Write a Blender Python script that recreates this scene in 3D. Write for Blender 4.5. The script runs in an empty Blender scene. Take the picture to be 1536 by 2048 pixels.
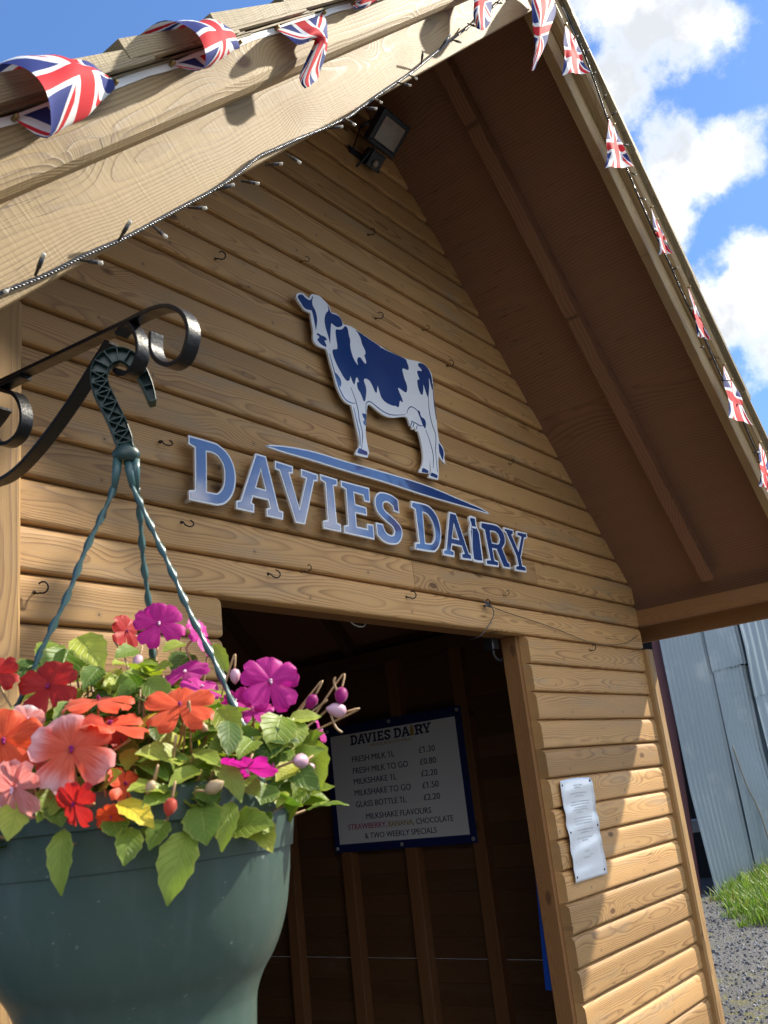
import bpy, bmesh, math, random
from mathutils import Vector, Matrix
from mathutils.geometry import tessellate_polygon
random.seed(7)
SC = bpy.context.scene
COL = SC.collection

# ------------------------------------------------------------------ camera
cam_d = bpy.data.cameras.new('camera'); cam = bpy.data.objects.new('camera', cam_d); COL.objects.link(cam)
RX = Vector((0.619495, -0.777369, -0.109194)); RY = Vector((0.166113, 0.265767, -0.949618)); RZ = Vector((0.767223, 0.570145, 0.293773))
CAM = Vector((-0.6654, -1.53574, -0.47252))
m = Matrix((( RX.x, -RY.x, -RZ.x, CAM.x), (RX.y, -RY.y, -RZ.y, CAM.y), (RX.z, -RY.z, -RZ.z, CAM.z), (0, 0, 0, 1)))
cam.matrix_world = m
cam_d.sensor_fit = 'HORIZONTAL'; cam_d.sensor_width = 36.0; cam_d.lens = 36.0 * 1839.1 / 1536.0
cam_d.clip_start = 0.05; cam_d.clip_end = 2000
cam_d.dof.use_dof = True; cam_d.dof.focus_distance = 2.5; cam_d.dof.aperture_fstop = 21
SC.camera = cam

# ------------------------------------------------------------------ light
SUN = Vector((1.97, -1.0, 1.93)).normalized()
SKY_STRENGTH = 0.15
world = bpy.data.worlds.new('World'); SC.world = world; world.use_nodes = True
SC.view_settings.view_transform = 'Standard'; SC.view_settings.look = 'None'
SC.view_settings.exposure = 1.68; SC.view_settings.gamma = 1.0; SC.view_settings.use_curve_mapping = False
sd = bpy.data.lights.new('sun', 'SUN'); sd.energy = 2.8; sd.angle = math.radians(1.3); sd.color = (1.0, 0.92, 0.76)
sun = bpy.data.objects.new('sun', sd); COL.objects.link(sun); sun.location = (6, -4, 8)
sun.rotation_euler = SUN.to_track_quat('Z', 'Y').to_euler()

class NT:
    """small node-tree helper"""
    def __init__(s, tree): s.t = tree; s.n = tree.nodes; s.l = tree.links
    def node(s, kind, **kw):
        o = s.n.new(kind)
        for k, v in kw.items(): setattr(o, k, v)
        return o
    def put(s, sock, v):
        if v is None: return
        if hasattr(v, 'is_output'): s.l.new(v, sock)
        else: sock.default_value = v
    def math(s, op, a, b=None, c=None, clamp=False):
        o = s.node('ShaderNodeMath', operation=op, use_clamp=clamp)
        s.put(o.inputs[0], a)
        if b is not None: s.put(o.inputs[1], b)
        if c is not None: s.put(o.inputs[2], c)
        return o.outputs[0]
    def vmath(s, op, a, b=None, sc=None):
        o = s.node('ShaderNodeVectorMath', operation=op)
        s.put(o.inputs[0], a)
        if b is not None: s.put(o.inputs[1], b)
        if sc is not None: s.put(o.inputs['Scale'], sc)
        return o.outputs['Value'] if op in ('DOT_PRODUCT', 'LENGTH', 'DISTANCE') else o.outputs['Vector']
    def noise(s, vec, scale=1.0, detail=2.0, rough=0.5, col=False, dist=0.0):
        o = s.node('ShaderNodeTexNoise'); s.put(o.inputs['Vector'], vec); o.inputs['Scale'].default_value = scale
        o.inputs['Detail'].default_value = detail; o.inputs['Roughness'].default_value = rough; o.inputs['Distortion'].default_value = dist
        return o.outputs['Color' if col else 'Fac']
    def rng(s, v, a, b, c=0.0, d=1.0, smooth=True):
        o = s.node('ShaderNodeMapRange', interpolation_type='SMOOTHSTEP' if smooth else 'LINEAR')
        s.put(o.inputs['Value'], v); o.inputs[1].default_value = a; o.inputs[2].default_value = b; o.inputs[3].default_value = c; o.inputs[4].default_value = d
        return o.outputs[0]
    def mix(s, f, a, b, mode='MIX'):
        o = s.node('ShaderNodeMix', data_type='RGBA', blend_type=mode)
        s.put(o.inputs[0], f); s.put(o.inputs[6], a); s.put(o.inputs[7], b); return o.outputs[2]
    def ramp(s, v, stops):
        o = s.node('ShaderNodeValToRGB'); s.put(o.inputs[0], v); e = o.color_ramp.elements
        while len(e) < len(stops): e.new(0.5)
        for i, (p, c) in enumerate(stops): e[i].position = p; e[i].color = c if len(c) == 4 else (*c, 1)
        return o.outputs[0]
    def comb(s, x, y, z):
        o = s.node('ShaderNodeCombineXYZ'); s.put(o.inputs[0], x); s.put(o.inputs[1], y); s.put(o.inputs[2], z); return o.outputs[0]
    def sep(s, v):
        o = s.node('ShaderNodeSeparateXYZ'); s.put(o.inputs[0], v); return o.outputs
    def attr(s, name):
        return s.node('ShaderNodeAttribute', attribute_name=name)

def build_world():
    N = NT(world.node_tree); N.n.clear()
    out = N.node('ShaderNodeOutputWorld'); bg = N.node('ShaderNodeBackground'); bg.inputs[1].default_value = SKY_STRENGTH
    sky = N.node('ShaderNodeTexSky', sky_type='NISHITA', sun_disc=False)
    sky.sun_elevation = math.asin(SUN.z); sky.sun_rotation = math.atan2(SUN.x, SUN.y)
    sky.altitude = 100; sky.air_density = 1.2; sky.dust_density = 0.4; sky.ozone_density = 2.5
    d = N.vmath('NORMALIZE', N.node('ShaderNodeTexCoord').outputs['Generated'])
    # cumulus clouds, seen and added: soft lumps at set bearings, broken up by fractal noise
    lumps = [((.737, .177, .652), .060), ((.753, .146, .642), .050), ((.748, .211, .630), .045), ((.70, .17, .69), .080), ((.810, .197, .553), .058), ((.818, .160, .553), .044), ((.825, .226, .518), .043),
             ((.886, .181, .426), .045), ((.884, .213, .417), .050), ((.876, .157, .456), .040), ((.91, .16, .38), .06),
             ((0.42, -0.60, 0.70), .24), ((-0.05, -0.72, 0.68), .46), ((-0.6, -0.66, 0.42), .50), ((-0.25, -0.80, 0.55), .30), ((0.2, -0.30, 0.93), .36), ((-0.5, 0.1, 0.85), .22), ((.70, -.66, .25), .10), ((.60, -.72, .31), .05), ((.88, -.46, .12), .10), ((.3, -.95, .2), .2)]  # unseen cloud banks added as fill for the gable and reflections in the letters
    w = N.vmath('SCALE', N.vmath('SUBTRACT', N.noise(d, 9.0, 3.0, .6, col=True), (0.5, 0.5, 0.5)), sc=0.055)
    dw = N.vmath('ADD', d, w)
    den = None
    for c, r in lumps:
        c = Vector(c).normalized()
        v = N.math('SUBTRACT', 1.0, N.math('DIVIDE', N.vmath('DISTANCE', dw, tuple(c)), r))
        den = v if den is None else N.math('MAXIMUM', den, v)
    den = N.math('MAXIMUM', den, -1.6)
    fb = N.noise(d, 12.0, 10.0, .66)
    tot = N.math('ADD', N.math('MULTIPLY', den, 0.95), N.math('MULTIPLY', N.math('SUBTRACT', fb, 0.5), 2.3))
    mask = N.rng(tot, -0.04, 0.72)
    thin = N.math('MULTIPLY', N.rng(N.noise(d, 5.0, 6.0, .6), 0.55, 0.8), 0.0)
    mask = N.math('MAXIMUM', mask, thin)
    sh = N.rng(N.noise(N.vmath('ADD', d, (0.03, 0.02, -0.05)), 11.0, 6.0, .6), 0.38, 0.62)
    core = N.rng(tot, 0.15, 0.7)
    front = N.rng(N.vmath('DOT_PRODUCT', d, (0.0, -1.0, 0.15)), .1, .6, 1.0, 2.2)  # clouds facing the gable made brighter to raise its fill light
    cl = N.mix(N.math('MULTIPLY', sh, core), (3.1, 3.04, 2.95, 1), (1.7, 1.78, 1.9, 1))
    skyc = N.mix(0.62, N.mix(1.0, sky.outputs[0], (0.42, 0.55, 0.72, 1), 'MULTIPLY'), (0.19, 0.42, 0.98, 1))
    cl = N.vmath('SCALE', cl, sc=front)
    N.l.new(N.mix(mask, skyc, cl), bg.inputs[0]); N.l.new(bg.outputs[0], out.inputs[0])
build_world()

# ------------------------------------------------------------------ materials
def mat(name):
    m_ = bpy.data.materials.new(name); m_.use_nodes = True; N = NT(m_.node_tree)
    b = N.n.get('Principled BSDF'); return m_, N, b

def plain(name, col, rough=.5, metal=0.0, var=0.12, vscale=25, bump=0.0, coat=0.0, spec=.5):
    m_, N, b = mat(name)
    g = N.node('ShaderNodeTexCoord').outputs['Object']
    n = N.noise(g, vscale, 4, .6)
    c = N.mix(n, (*[x * (1 - var) for x in col], 1), (*[min(1, x * (1 + var)) for x in col], 1))
    N.put(b.inputs['Base Color'], c); b.inputs['Metallic'].default_value = metal
    N.put(b.inputs['Roughness'], N.rng(n, .3, .7, max(0, rough - .06), rough + .06))
    b.inputs['Coat Weight'].default_value = coat; b.inputs['Coat Roughness'].default_value = .04
    b.inputs['Specular IOR Level'].default_value = spec
    if bump:
        bp = N.node('ShaderNodeBump'); bp.inputs['Strength'].default_value = bump; bp.inputs['Distance'].default_value = .002
        N.l.new(N.noise(g, vscale * 4, 5, .65), bp.inputs['Height']); N.l.new(bp.outputs[0], b.inputs['Normal'])
    return m_

def wood(name, early, late, freq=260.0, d0=.035, dvar=.055, wander=.05, contrast=.85, grey=(.33, .29, .24), greyamt=.35, knots=1.0, rough=.62, saw=0.0, bump=.25, tint=.22, knotcol=(.10, .045, .018), nails=False):
    """pine boards: growth rings of a log cut by the board, knots, weather stains. gc = along/across/depth, rnd = one number per board"""
    m_, N, b = mat(name)
    gc = N.attr('gc').outputs['Vector']; rnd = N.attr('rnd').outputs['Fac']
    x, y, z = N.sep(gc)
    rx = N.math('MULTIPLY', rnd, 37.0)
    xs = N.math('ADD', x, rx)
    n1 = N.noise(N.comb(N.math('MULTIPLY', xs, 1.1), N.math('MULTIPLY', y, .6), rx), 1.0, 2, .5)
    n2 = N.noise(N.comb(N.math('ADD', N.math('MULTIPLY', xs, 2.1), 31.0), N.math('MULTIPLY', y, 2.0), rx), 1.0, 2, .45)
    n3 = N.noise(N.comb(N.math('MULTIPLY', xs, 5.0), N.math('MULTIPLY', y, 40.0), rx), 1.0, 2, .5)
    yo = N.math('ADD', y, N.math('MULTIPLY', N.math('SUBTRACT', N.math('FRACT', N.math('MULTIPLY', rnd, 7.31)), .5), .07))
    cy = N.math('ADD', yo, N.math('MULTIPLY', N.math('SUBTRACT', n1, .5), wander * 2))
    cz = N.math('ADD', N.math('ADD', z, d0), N.math('MULTIPLY', N.math('SUBTRACT', n2, .5), dvar * 2))
    r = N.math('SQRT', N.math('ADD', N.math('MULTIPLY', cy, cy), N.math('MULTIPLY', cz, cz)))
    r = N.math('ADD', r, N.math('MULTIPLY', n3, .0026))
    vo = N.node('ShaderNodeTexVoronoi'); vo.inputs['Scale'].default_value = 1.0
    N.put(vo.inputs['Vector'], N.comb(N.math('MULTIPLY', xs, 3.3), N.math('MULTIPLY', y, 7.5), N.math('MULTIPLY', rnd, 91.0)))
    kd = vo.outputs['Distance']
    kb = N.math('POWER', 2.718, N.math('MULTIPLY', N.math('MULTIPLY', kd, kd), -26.0))
    r = N.math('ADD', r, N.math('MULTIPLY', kb, .016 * knots))
    ph = N.math('FRACT', N.math('MULTIPLY', r, freq))
    ring = N.ramp(ph, [(0, (.10,) * 3), (.12, (.0,) * 3), (.5, (.16,) * 3), (.78, (.72,) * 3), (.90, (1,) * 3), (1.0, (.10,) * 3)])
    lw = N.noise(N.comb(N.math('MULTIPLY', xs, 2.2), N.math('MULTIPLY', y, 18.0), rx), 1.0, 3, .55)
    ringf = N.math('MULTIPLY', ring, N.math('MULTIPLY', N.rng(lw, .3, .7, .40, 1.0), contrast))
    c = N.mix(ringf, (*early, 1), (*late, 1))
    # fine fibres
    fib = N.noise(N.comb(N.math('MULTIPLY', xs, 14.0), N.math('MULTIPLY', y, 700.0), N.math('MULTIPLY', z, 500.0)), 1.0, 2, .6)
    c = N.mix(.55, c, N.mix(fib, (.72, .70, .68, 1), (1.18, 1.18, 1.18, 1)), 'MULTIPLY')
    # weather-grey patches
    gm = N.math('MULTIPLY', N.rng(N.math('FRACT', N.math('MULTIPLY', rnd, 29.3)), .0, 1.0, .45, 1.25, False), N.rng(N.noise(N.comb(N.math('MULTIPLY', xs, 3.0), N.math('MULTIPLY', y, 16.0), rx), 1.0, 4, .6), .50, .75))
    gm = N.math('MULTIPLY', gm, greyamt, clamp=True)
    c = N.mix(gm, c, (*grey, 1))
    # board to board tone
    t = N.math('FRACT', N.math('MULTIPLY', rnd, 13.77))
    c = N.mix(1.0, c, N.mix(t, (1 - tint, 1 - tint * 1.05, 1 - tint * 1.2, 1), (1 + tint * .6, 1 + tint * .55, 1 + tint * .45, 1)), 'MULTIPLY')
    kc = N.math('MULTIPLY', N.rng(kd, .045, .10, 1.0, 0.0), .85 * min(1, knots))
    c = N.mix(kc, c, (*knotcol, 1))
    # drying splits along the grain, and nail heads
    spl = N.noise(N.comb(N.math('MULTIPLY', xs, 1.6), N.math('MULTIPLY', y, 55.0), N.math('ADD', rx, 5.0)), 1.0, 2, .5)
    sm = N.math('MULTIPLY', N.rng(N.math('ABSOLUTE', N.math('SUBTRACT', spl, .5)), .0, .010, 1.0, 0.0), N.rng(N.noise(N.comb(N.math('MULTIPLY', xs, 2.6), rx, 3.0), 1.0, 2, .5), .58, .66))
    c = N.mix(N.math('MULTIPLY', sm, .75), c, (.05, .026, .012, 1))
    if nails:
        fxn = N.math('MULTIPLY', N.math('SUBTRACT', N.math('FRACT', N.math('DIVIDE', xs, .43)), .5), .43); fyn = N.math('SUBTRACT', y, -.024)
        dn = N.math('SQRT', N.math('ADD', N.math('MULTIPLY', fxn, fxn), N.math('MULTIPLY', fyn, fyn)))
        c = N.mix(N.math('MULTIPLY', N.rng(dn, .0016, .0030, 1.0, 0.0), .85), c, (.035, .028, .024, 1))
        c = N.mix(N.math('MULTIPLY', N.rng(dn, .002, .012, 1.0, 0.0), .25), c, (.12, .085, .06, 1))
    if saw:
        sw = N.noise(N.comb(N.math('MULTIPLY', xs, 220.0), N.math('MULTIPLY', y, 18.0), rx), 1.0, 3, .6)
        sp = N.rng(N.noise(N.comb(N.math('MULTIPLY', xs, 5.0), N.math('MULTIPLY', y, 22.0), rx), 1.0, 3, .6), .48, .62)
        c = N.mix(N.math('MULTIPLY', sp, saw), c, N.mix(sw, (.62, .60, .58, 1), (1.22, 1.22, 1.2, 1)), 'MULTIPLY')
    N.put(b.inputs['Base Color'], c)
    N.put(b.inputs['Roughness'], N.rng(ringf, 0, 1, rough + .06, rough - .08))
    b.inputs['Specular IOR Level'].default_value = .35
    bp = N.node('ShaderNodeBump'); bp.inputs['Strength'].default_value = bump; bp.inputs['Distance'].default_value = .0018
    h = N.math('ADD', N.math('MULTIPLY', ring, .7), N.math('MULTIPLY', fib, .6))
    if saw: h = N.math('ADD', h, N.math('MULTIPLY', sw, 1.1))
    N.l.new(h, bp.inputs['Height']); N.l.new(bp.outputs[0], b.inputs['Normal'])
    return m_

W_CLAD = wood('loglap_pine', (.535, .320, .135), (.185, .080, .027), freq=275, d0=.032, dvar=.020, wander=.032, contrast=.80, nails=True, greyamt=.6, grey=(.34, .26, .17), tint=.32)
W_BARGE = wood('sawn_pine_pale', (.37, .262, .130), (.150, .086, .034), freq=310, d0=.055, dvar=.015, wander=.028, contrast=.85, greyamt=.40, grey=(.215, .175, .120), saw=.42, knots=1.3, bump=.35, tint=.12)
W_TRIM = wood('trim_pine', (.40, .245, .10), (.21, .105, .038), freq=260, d0=.05, dvar=.014, greyamt=.22, tint=.12)
W_BROWN = wood('stained_timber', (.25, .122, .044), (.15, .066, .022), freq=260, d0=.05, dvar=.03, greyamt=.10, contrast=.5, tint=.15)
W_INNER = wood('inner_timber_shade', (.135, .064, .027), (.075, .032, .012), freq=230, d0=.05, dvar=.02, greyamt=.10, contrast=.6, tint=.25)  # darker copy of the stained timber; interior shade is put into its colour
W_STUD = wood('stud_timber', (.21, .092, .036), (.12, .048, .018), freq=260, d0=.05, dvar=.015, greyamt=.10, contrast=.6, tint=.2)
W_PLY = wood('soffit_ply', (.225, .110, .060), (.110, .051, .029), freq=80, d0=.08, dvar=.10, wander=.15, contrast=.8, greyamt=.45, grey=(.17, .105, .065), knots=.35, tint=.12, bump=.1)
W_SHINGLE = wood('cedar_shingle', (.33, .265, .16), (.20, .15, .08), freq=300, d0=.05, dvar=.03, greyamt=.5, grey=(.24, .215, .17), knots=.3, saw=.6, tint=.25, bump=.5)

M_GAP = plain('gap_shade', (.018, .013, .010), .9)  # near-black colour standing in for the shade inside the shed opening
M_WHITE = plain('sign_white', (.72, .74, .77), .35, var=.004, coat=.2, vscale=3)
M_BLUE = plain('sign_blue', (.006, .046, .19), .2, var=.03, coat=1.0, vscale=6)
M_BLUE.node_tree.nodes['Principled BSDF'].inputs['Coat IOR'].default_value = 1.75
M_EDGE = plain('sign_edge', (.50, .52, .53), .5, var=.05)
M_IRON = plain('black_enamel', (.004, .004, .006), .38, var=.3, bump=.35, coat=.0, spec=.32, vscale=40)
M_RUST = plain('dark_iron_hook', (.030, .019, .014), .55, metal=.4, var=.4)
def pot_mat():
    m_, N, b = mat('green_plastic'); g = N.node('ShaderNodeTexCoord').outputs['Object']; x, y, z = N.sep(g)
    n = N.noise(g, 9, 5, .6); st = N.noise(N.comb(N.math('MULTIPLY', x, 60.0), N.math('MULTIPLY', y, 60.0), N.math('MULTIPLY', z, 5.0)), 1.0, 4, .6)
    c = N.mix(n, (.036, .066, .053, 1), (.054, .090, .073, 1))
    c = N.mix(N.math('MULTIPLY', N.rng(st, .50, .72), .30), c, (.095, .125, .110, 1))          # water streaks and fading
    sc = N.noise(N.comb(N.math('MULTIPLY', x, 90.0), N.math('MULTIPLY', y, 90.0), N.math('MULTIPLY', z, 240.0)), 1.0, 2, .5)
    c = N.mix(N.math('MULTIPLY', N.rng(sc, .73, .77), .55), c, (.26, .29, .26, 1))             # scuffs
    dl = N.math('MULTIPLY', N.rng(N.noise(g, 38, 4, .7), .62, .70), N.rng(z, -.02, .20, 0.0, .5))
    c = N.mix(dl, c, (.13, .115, .085, 1))                                                      # soil splashes near the rim
    N.put(b.inputs['Base Color'], c); N.put(b.inputs['Roughness'], N.rng(st, .3, .7, .36, .50)); b.inputs['Specular IOR Level'].default_value = .5
    bp = N.node('ShaderNodeBump'); bp.inputs['Strength'].default_value = .10; bp.inputs['Distance'].default_value = .002
    N.l.new(N.noise(g, 120, 4, .6), bp.inputs['Height']); N.l.new(bp.outputs[0], b.inputs['Normal']); return m_
M_GREEN = pot_mat()
M_HOOK = plain('dark_green_plastic', (.016, .042, .038), .40, var=.15)
M_STRAP = plain('green_strap', (.042, .098, .098), .33, var=.15)
M_CABLE = plain('black_cable', (.022, .024, .030), .33, var=.2, coat=.4)
M_LED = plain('clear_led', (.62, .60, .52), .12, var=.1, coat=1.0)
M_TAPE = plain('white_tape', (.74, .73, .70), .6, var=.06)
M_GROM = plain('brass_pin', (.36, .27, .12), .4, metal=.7)
M_STEEL = plain('screw_cap', (.50, .50, .52), .35, metal=.3)
M_LAMP = plain('lamp_housing', (.012, .017, .030), .35, var=.2)
M_LENS = plain('lamp_lens', (.24, .215, .18), .25, var=.06, coat=.6)
M_PAPER = plain('laminated_paper', (.68, .71, .76), .22, var=.03, coat=.8)
M_INK = plain('grey_ink', (.40, .42, .45), .5)
M_MENU = plain('menu_white', (.78, .79, .82), .4, var=.02)
M_NAVY = plain('menu_navy', (.010, .022, .115), .4)
M_TXT = plain('menu_text', (.020, .030, .085), .5)
M_GOLD = plain('menu_gold', (.42, .30, .06), .5)
M_PINK = plain('menu_pink', (.48, .05, .14), .5)
M_BLUEB = plain('blue_board', (.012, .10, .62), .4)
M_REDST = plain('red_oxide_steel', (.14, .045, .045), .55, var=.2)
M_CONC = plain('concrete', (.12, .11, .10), .9, var=.25, bump=.3)
M_PALE = plain('pale_block', (.45, .47, .48), .8)

# the noise-painted fabric of the flags: crosses computed from the cloth's own uv
def flag_material():
    m_, N, b = mat('union_flag_cloth')
    uv = N.attr('fuv').outputs['Vector']; u, v, _ = N.sep(uv)
    X = N.math('MULTIPLY', N.math('SUBTRACT', u, .5), 2.0); Y = N.math('SUBTRACT', v, .5)
    ax = N.math('ABSOLUTE', X); ay = N.math('ABSOLUTE', Y)
    def lt(a, t): return N.math('LESS_THAN', a, t)
    d1 = N.math('MULTIPLY', N.math('SUBTRACT', Y, N.math('MULTIPLY', X, .5)), .894)
    d2 = N.math('MULTIPLY', N.math('ADD', Y, N.math('MULTIPLY', X, .5)), .894)
    c = (0.030, 0.045, 0.200, 1); white = (.78, .78, .77, 1); red = (.56, .024, .034, 1)
    c = N.mix(N.math('MAXIMUM', lt(N.math('ABSOLUTE', d1), .10), lt(N.math('ABSOLUTE', d2), .10)), c, white)
    s = N.math('SIGN', X)
    r1 = N.math('MULTIPLY', d1, s); r2 = N.math('MULTIPLY', d2, s)
    k1 = N.math('MULTIPLY', lt(r1, .067), N.math('GREATER_THAN', r1, .0))
    k2 = N.math('MULTIPLY', lt(r2, .067), N.math('GREATER_THAN', r2, .0))
    c = N.mix(N.math('MAXIMUM', k1, k2), c, red)
    c = N.mix(N.math('MAXIMUM', lt(ax, .17), lt(ay, .17)), c, white)
    c = N.mix(N.math('MAXIMUM', lt(ax, .10), lt(ay, .10)), c, red)
    wv = N.noise(N.vmath('MULTIPLY', uv, (90, 60, 1)), 1.0, 2, .5)
    c = N.mix(.35, c, N.mix(wv, (.75, .75, .75, 1), (1.15, 1.15, 1.15, 1)), 'MULTIPLY')
    N.put(b.inputs['Base Color'], c); b.inputs['Roughness'].default_value = .8; b.inputs['Specular IOR Level'].default_value = .2
    tr = N.node('ShaderNodeBsdfTranslucent'); N.put(tr.inputs[0], c)
    mx = N.node('ShaderNodeMixShader'); mx.inputs[0].default_value = .12
    out = [n for n in N.n if n.type == 'OUTPUT_MATERIAL'][0]
    N.l.new(b.outputs[0], mx.inputs[1]); N.l.new(tr.outputs[0], mx.inputs[2]); N.l.new(mx.outputs[0], out.inputs[0])
    return m_
M_FLAG = flag_material()

def leaf_material():
    m_, N, b = mat('impatiens_leaf')
    uv = N.attr('luv').outputs['Vector']; u, v, h = N.sep(uv)     # u along, v across -1..1, h hue of this leaf
    c = N.ramp(h, [(0, (.020, .062, .016)), (.35, (.105, .185, .026)), (.65, (.280, .350, .050)), (.88, (.40, .44, .07)), (1.0, (.66, .50, .035))])
    av = N.math('ABSOLUTE', v)
    vein = N.math('FRACT', N.math('ADD', N.math('MULTIPLY', u, 7.0), N.math('MULTIPLY', av, -2.2)))
    vl = N.math('MAXIMUM', N.rng(N.math('ABSOLUTE', N.math('SUBTRACT', vein, .5)), .0, .13, 1.0, 0.0), N.rng(av, .0, .07, 1.0, 0.0))
    c = N.mix(N.math('MULTIPLY', vl, .35), c, (.34, .40, .12, 1))
    g = N.node('ShaderNodeTexCoord').outputs['Object']
    n = N.noise(g, 60, 4, .6)
    c = N.mix(.8, c, N.mix(n, (.62, .66, .6, 1), (1.35, 1.28, 1.2, 1)), 'MULTIPLY')
    c = N.mix(N.math('MULTIPLY', N.rng(av, .8, 1.0), .45), c, (.36, .36, .08, 1))
    N.put(b.inputs['Base Color'], c); b.inputs['Roughness'].default_value = .46; b.inputs['Specular IOR Level'].default_value = .3
    bp = N.node('ShaderNodeBump'); bp.inputs['Strength'].default_value = .5; bp.inputs['Distance'].default_value = .0012
    N.l.new(N.math('SUBTRACT', 1.0, vl), bp.inputs['Height']); N.l.new(bp.outputs[0], b.inputs['Normal'])
    tr = N.node('ShaderNodeBsdfTranslucent'); N.put(tr.inputs[0], N.mix(1.0, c, (1.3, 1.5, .5, 1), 'MULTIPLY'))
    mx = N.node('ShaderNodeMixShader'); mx.inputs[0].default_value = .32
    out = [n_ for n_ in N.n if n_.type == 'OUTPUT_MATERIAL'][0]
    N.l.new(b.outputs[0], mx.inputs[1]); N.l.new(tr.outputs[0], mx.inputs[2]); N.l.new(mx.outputs[0], out.inputs[0])
    return m_
M_LEAF = leaf_material()

def petal_material(name, ca, cb, edge=None):
    m_, N, b = mat(name)
    uv = N.attr('luv').outputs['Vector']; u, v, h = N.sep(uv)
    f = N.noise(N.comb(N.math('MULTIPLY', u, 2.0), N.math('MULTIPLY', v, 14.0), N.math('MULTIPLY', h, 50)), 1.0, 3, .55)
    c = N.mix(N.rng(f, .3, .7), (*[x * .88 for x in ca], 1), (*cb, 1))
    if edge: c = N.mix(N.math('MULTIPLY', N.rng(N.math('ADD', u, N.math('MULTIPLY', N.math('SUBTRACT', f, .5), .5)), .45, 1.0), N.rng(h, .35, .9)), c, (*edge, 1))
    c = N.mix(N.rng(u, .0, .16, .6, 0.0), c, (*[x * .45 for x in ca], 1))
    N.put(b.inputs['Base Color'], c); b.inputs['Roughness'].default_value = .5; b.inputs['Specular IOR Level'].default_value = .3
    b.inputs['Sheen Weight'].default_value = .2
    tr = N.node('ShaderNodeBsdfTranslucent'); N.put(tr.inputs[0], c)
    mx = N.node('ShaderNodeMixShader'); mx.inputs[0].default_value = .45
    out = [n_ for n_ in N.n if n_.type == 'OUTPUT_MATERIAL'][0]
    N.l.new(b.outputs[0], mx.inputs[1]); N.l.new(tr.outputs[0], mx.inputs[2]); N.l.new(mx.outputs[0], out.inputs[0])
    return m_
P_MAT = {'m': petal_material('petal_magenta', (.52, .006, .27), (.70, .022, .38)), 'o': petal_material('petal_orange', (.78, .060, .015), (.88, .13, .035)),
         'c': petal_material('petal_coral', (.78, .075, .035), (.86, .17, .09), (.86, .52, .56)), 'w': petal_material('petal_pink_white', (.80, .16, .13), (.86, .40, .38), (.85, .70, .72)),
         'r': petal_material('petal_red', (.46, .010, .012), (.60, .030, .022)), 'g': plain('bud_green_pink', (.42, .30, .16), .5, var=.3), 'p': plain('bud_pale_pink', (.55, .32, .40), .45, var=.35, vscale=60)}
M_EYE = plain('flower_eye', (.70, .45, .58), .5)
M_STEM = plain('plant_stem', (.36, .22, .10), .5, var=.3)
M_SOIL = plain('potting_soil', (.020, .014, .009), .95, var=.4, bump=.6)

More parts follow.
